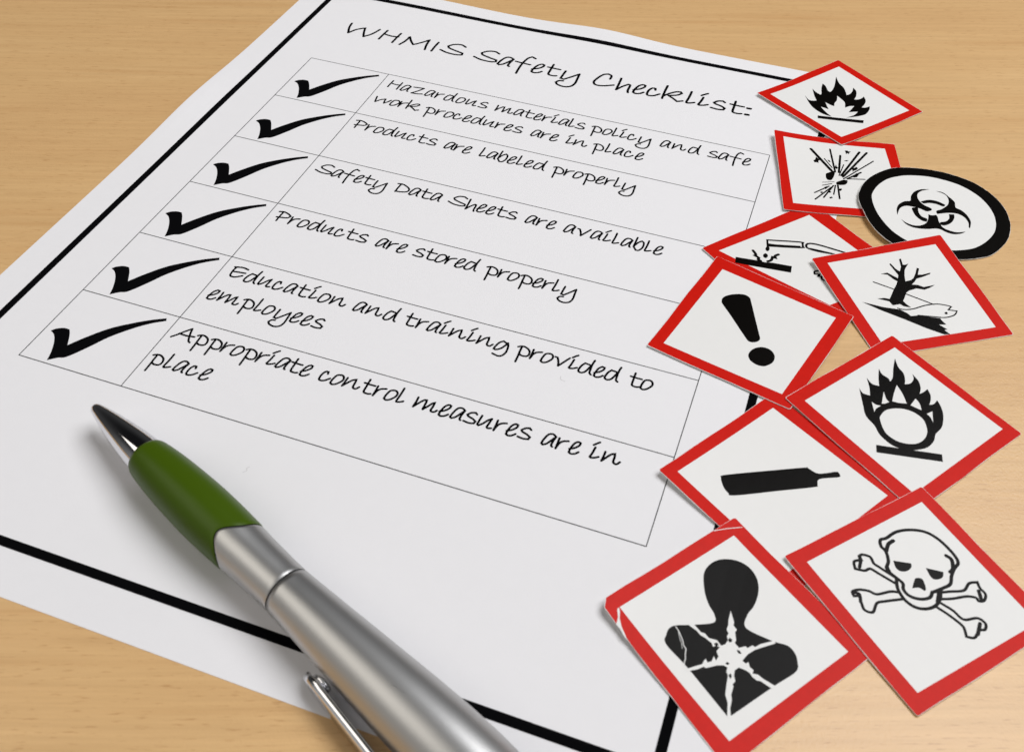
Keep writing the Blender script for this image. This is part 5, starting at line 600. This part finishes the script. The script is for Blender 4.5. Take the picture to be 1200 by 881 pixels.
def revolve(name, prof, mat, parent, seg=96, start=None, end=None, cap0=False, cap1=False):
    """prof: list of (s, r). start/end: functions of angle that shift the first / last ring."""
    V, F = [], []
    n = len(prof)
    for i, (s, r) in enumerate(prof):
        for k in range(seg):
            th = 2 * math.pi * k / seg
            ss = s
            if start:
                ss += start(th) * max(0.0, 1 - i / (n - 1) * 1.0)
            if end:
                ss += end(th) * (i / (n - 1))
            V.append(ring_point(ss, r(ss) if callable(r) else r, th))
    for i in range(n - 1):
        for k in range(seg):
            k2 = (k + 1) % seg
            F.append((i * seg + k, i * seg + k2, (i + 1) * seg + k2, (i + 1) * seg + k))
    if cap0:
        F.append(tuple(reversed(range(seg))))
    if cap1:
        F.append(tuple((n - 1) * seg + k for k in range(seg)))
    o = link_mesh(name, V, F, mat, parent, smooth=True)
    return o


def lerp_table(tab):
    """Smooth radius profile through (s, r) pairs (monotone-ish cubic)."""
    xs = [t[0] for t in tab]; ys = [t[1] for t in tab]
    ms = []
    for i in range(len(tab)):
        if i == 0:
            ms.append((ys[1] - ys[0]) / (xs[1] - xs[0]))
        elif i == len(tab) - 1:
            ms.append((ys[-1] - ys[-2]) / (xs[-1] - xs[-2]))
        else:
            ms.append((ys[i + 1] - ys[i - 1]) / (xs[i + 1] - xs[i - 1]))

    def f(x):
        if x <= xs[0]:
            return ys[0]
        if x >= xs[-1]:
            return ys[-1]
        i = max(k for k in range(len(xs)) if xs[k] <= x)
        i = min(i, len(xs) - 2)
        h = xs[i + 1] - xs[i]; t = (x - xs[i]) / h
        return ((2 * t ** 3 - 3 * t ** 2 + 1) * ys[i] + (t ** 3 - 2 * t ** 2 + t) * h * ms[i]
                + (-2 * t ** 3 + 3 * t ** 2) * ys[i + 1] + (t ** 3 - t ** 2) * h * ms[i + 1])
    return f


grip_r = lerp_table([(23.6, 4.80), (24.1, 5.05), (26, 5.35), (30, 5.80), (36, 6.2), (44, 6.5), (50, 6.48), (56, 6.28), (62, 6.0)])
body_r = lerp_table([(50, 6.46), (56, 6.25), (62, 5.88), (68, 5.66), (74, 5.58), (80, 5.86), (88, 6.3), (96, 6.75), (104, 7.2), (112, 7.6), (122, 7.85), (132, 7.6), (140, 6.8), (145, 6.0)])


def grip_edge(th):
    """Scalloped joint between grip and barrel: three tongues of the barrel reach forward."""
    d = 0.0
    for c in (-27, 153):
        a = (math.degrees(th) - c + 180) % 360 - 180
        d += math.exp(-(a / 34.0) ** 2)
    return -3.4 * d


# chrome nose cone
prof = [(1.5, 0.6), (1.6, 1.1), (2.1, 1.42), (3.2, 1.68), (6, 2.28), (10, 3.0), (14, 3.62), (18, 4.14), (22, 4.52), (25.5, 4.75)]
tf = lerp_table(prof[3:])
prof = prof[:3] + [(3.2 + 22.3 * i / 24, tf(3.2 + 22.3 * i / 24)) for i in range(25)]
nose = revolve('nose_cone', prof, M_CHROME, pen, cap0=True)
# green grip
g = [(23.9, 4.3), (23.6, 4.55)] + [(23.6 + (59.0 - 23.6) * i / 46, grip_r) for i in range(1, 47)]


def grip_mesh():
    V, F = [], []
    seg, n = 96, 60
    for i in range(n):
        t = i / (n - 1)
        for k in range(seg):
            th = 2 * math.pi * k / seg
            if i == 0:
                V.append(ring_point(24.2, 4.3, th)); continue
            if i == 1:
                V.append(ring_point(23.5, 4.78, th)); continue
            s1 = 58.6 + grip_edge(th)
            s = 23.6 + (s1 - 23.6) * (i - 1) / (n - 2)
            r = grip_r(s)
            if i == n - 1:
                r -= 0.15
            V.append(ring_point(s, r, th))
    for i in range(n - 1):
        for k in range(seg):
            k2 = (k + 1) % seg
            F.append((i * seg + k, i * seg + k2, (i + 1) * seg + k2, (i + 1) * seg + k))
    return link_mesh('grip', V, F, M_GREEN, pen, smooth=True)


grip_mesh()


def barrel_mesh():
    V, F = [], []
    seg, n = 96, 40
    for i in range(n):
        for k in range(seg):
            th = 2 * math.pi * k / seg
            s0 = 58.75 + grip_edge(th)
            s1 = 73.75
            s = s0 + (s1 - s0) * i / (n - 1)
            r = body_r(s)
            if i == 0:
                r -= 0.22
            if i == n - 1:
                r -= 0.12
            V.append(ring_point(s, r, th))
    for i in range(n - 1):
        for k in range(seg):
            k2 = (k + 1) % seg
            F.append((i * seg + k, i * seg + k2, (i + 1) * seg + k2, (i + 1) * seg + k))
    return link_mesh('front_barrel', V, F, M_SILVER, pen, smooth=True)


barrel_mesh()
revolve('seam_ring', [(73.6, 5.36), (74.45, 5.36)], M_DARK, pen)
rear = [(74.2, 5.40), (74.3, 5.58)] + [(74.3 + (145 - 74.3) * i / 70, body_r(74.3 + (145 - 74.3) * i / 70)) for i in range(1, 71)] + [(145.6, 5.2), (145.8, 3.0)]
revolve('rear_barrel', rear, M_SILVER, pen, cap1=True)
revolve('push_button', [(145.2, 2.9), (152, 2.8), (153.2, 2.3), (153.6, 1.2)], M_CHROME, pen, cap1=True)


def clip_mesh():
    """Pressed metal clip standing on edge beside the barrel: a shallow channel open to the barrel."""
    V, F = [], []
    n = 40
    sec = 11
    for i in range(n):
        t = i / (n - 1)
        s = 89.6 + (140 - 89.6) * t
        yc = -(9.3 + 2.6 * min(1, t * 2.2) - 0.6 * t)            # outer face, away from the barrel
        if t > 0.85:
            yc += (t - 0.85) / 0.15 * 2.6
        zt = -0.6 + 0.1 * t                                       # top edge height in the pen's frame
        half = 2.6 if t > 0.06 else 1.1 + 1.5 * t / 0.06
        depth = 1.7 if t > 0.05 else 0.9 + 0.8 * t / 0.05
        th = 0.75
        zc = zt - 2.6
        th = 1.7
        zz = zc + half
        ring = [(yc, zz - 1.0), (yc + 0.15, zz - 0.62), (yc + 0.75, zz - 0.22), (yc + 1.25, zz - 0.05), (yc + 1.5, zz - 0.12), (yc + th, zz - 0.5),
                (yc + th - 0.5, zc - half + 0.7), (yc + depth + 0.6, zc - half + 0.6), (yc + depth + 0.6, zc - half), (yc + 0.3, zc - half), (yc, zc - half + 0.35)]
        for y, z in ring:
            V.append((s, y, z))
    for i in range(n - 1):
        for k in range(sec):
            k2 = (k + 1) % sec
            F.append((i * sec + k, (i + 1) * sec + k, (i + 1) * sec + k2, i * sec + k2))
    F.append(tuple(range(sec)))
    F.append(tuple(reversed([(n - 1) * sec + k for k in range(sec)])))
    o = link_mesh('clip', V, F, M_CHROME, pen, smooth=True)
    return o


clip = clip_mesh()
# the pinched bead at the clip's tip that grips against the barrel
bm = bmesh.new()
bmesh.ops.create_uvsphere(bm, u_segments=24, v_segments=14, radius=1.0)
for v in bm.verts:
    v.co = Vector((93.4 + v.co.x * 2.4, -7.45 + v.co.y * 0.8, -2.4 + v.co.z * 1.5)) * MM
me = bpy.data.meshes.new('clip_bead'); bm.to_mesh(me); bm.free()
me.materials.append(M_CHROME)
for p in me.polygons:
    p.use_smooth = True
o = bpy.data.objects.new('clip_bead', me); COL.objects.link(o); o.parent = clip


# two short scratches in the barrel's finish
def scratch(pts, w):
    V, F = [], []
    for s, deg in pts:
        for k in (-1, 1):
            V.append(ring_point(s + k * w, body_r(s) + 0.012, math.radians(deg)))
    for i in range(len(pts) - 1):
        F.append((2 * i, 2 * i + 1, 2 * i + 3, 2 * i + 2))
    return link_mesh('scratch', V, F, M_DARK, pen)


scratch([(107.4,-9.5),(108.4,-7.2),(110.4,-5.6)], 0.10)
# a speck and a tiny hair on the page, drawn as faint grey strokes
for pts in [[(132.85,-118.5),(133.2,-119.6),(134.4,-119.9)],[(72.9,-174.2),(73.5,-173.5),(73.1,-172.9),(73.5,-172.3)]]:
    pr = Print()
    pr.stroke(catmull(pts, False, 0.15), 0.16)
    pr.build('lint_speck', M_FAINT, sheet, paper_z, 0.02, cut=0)
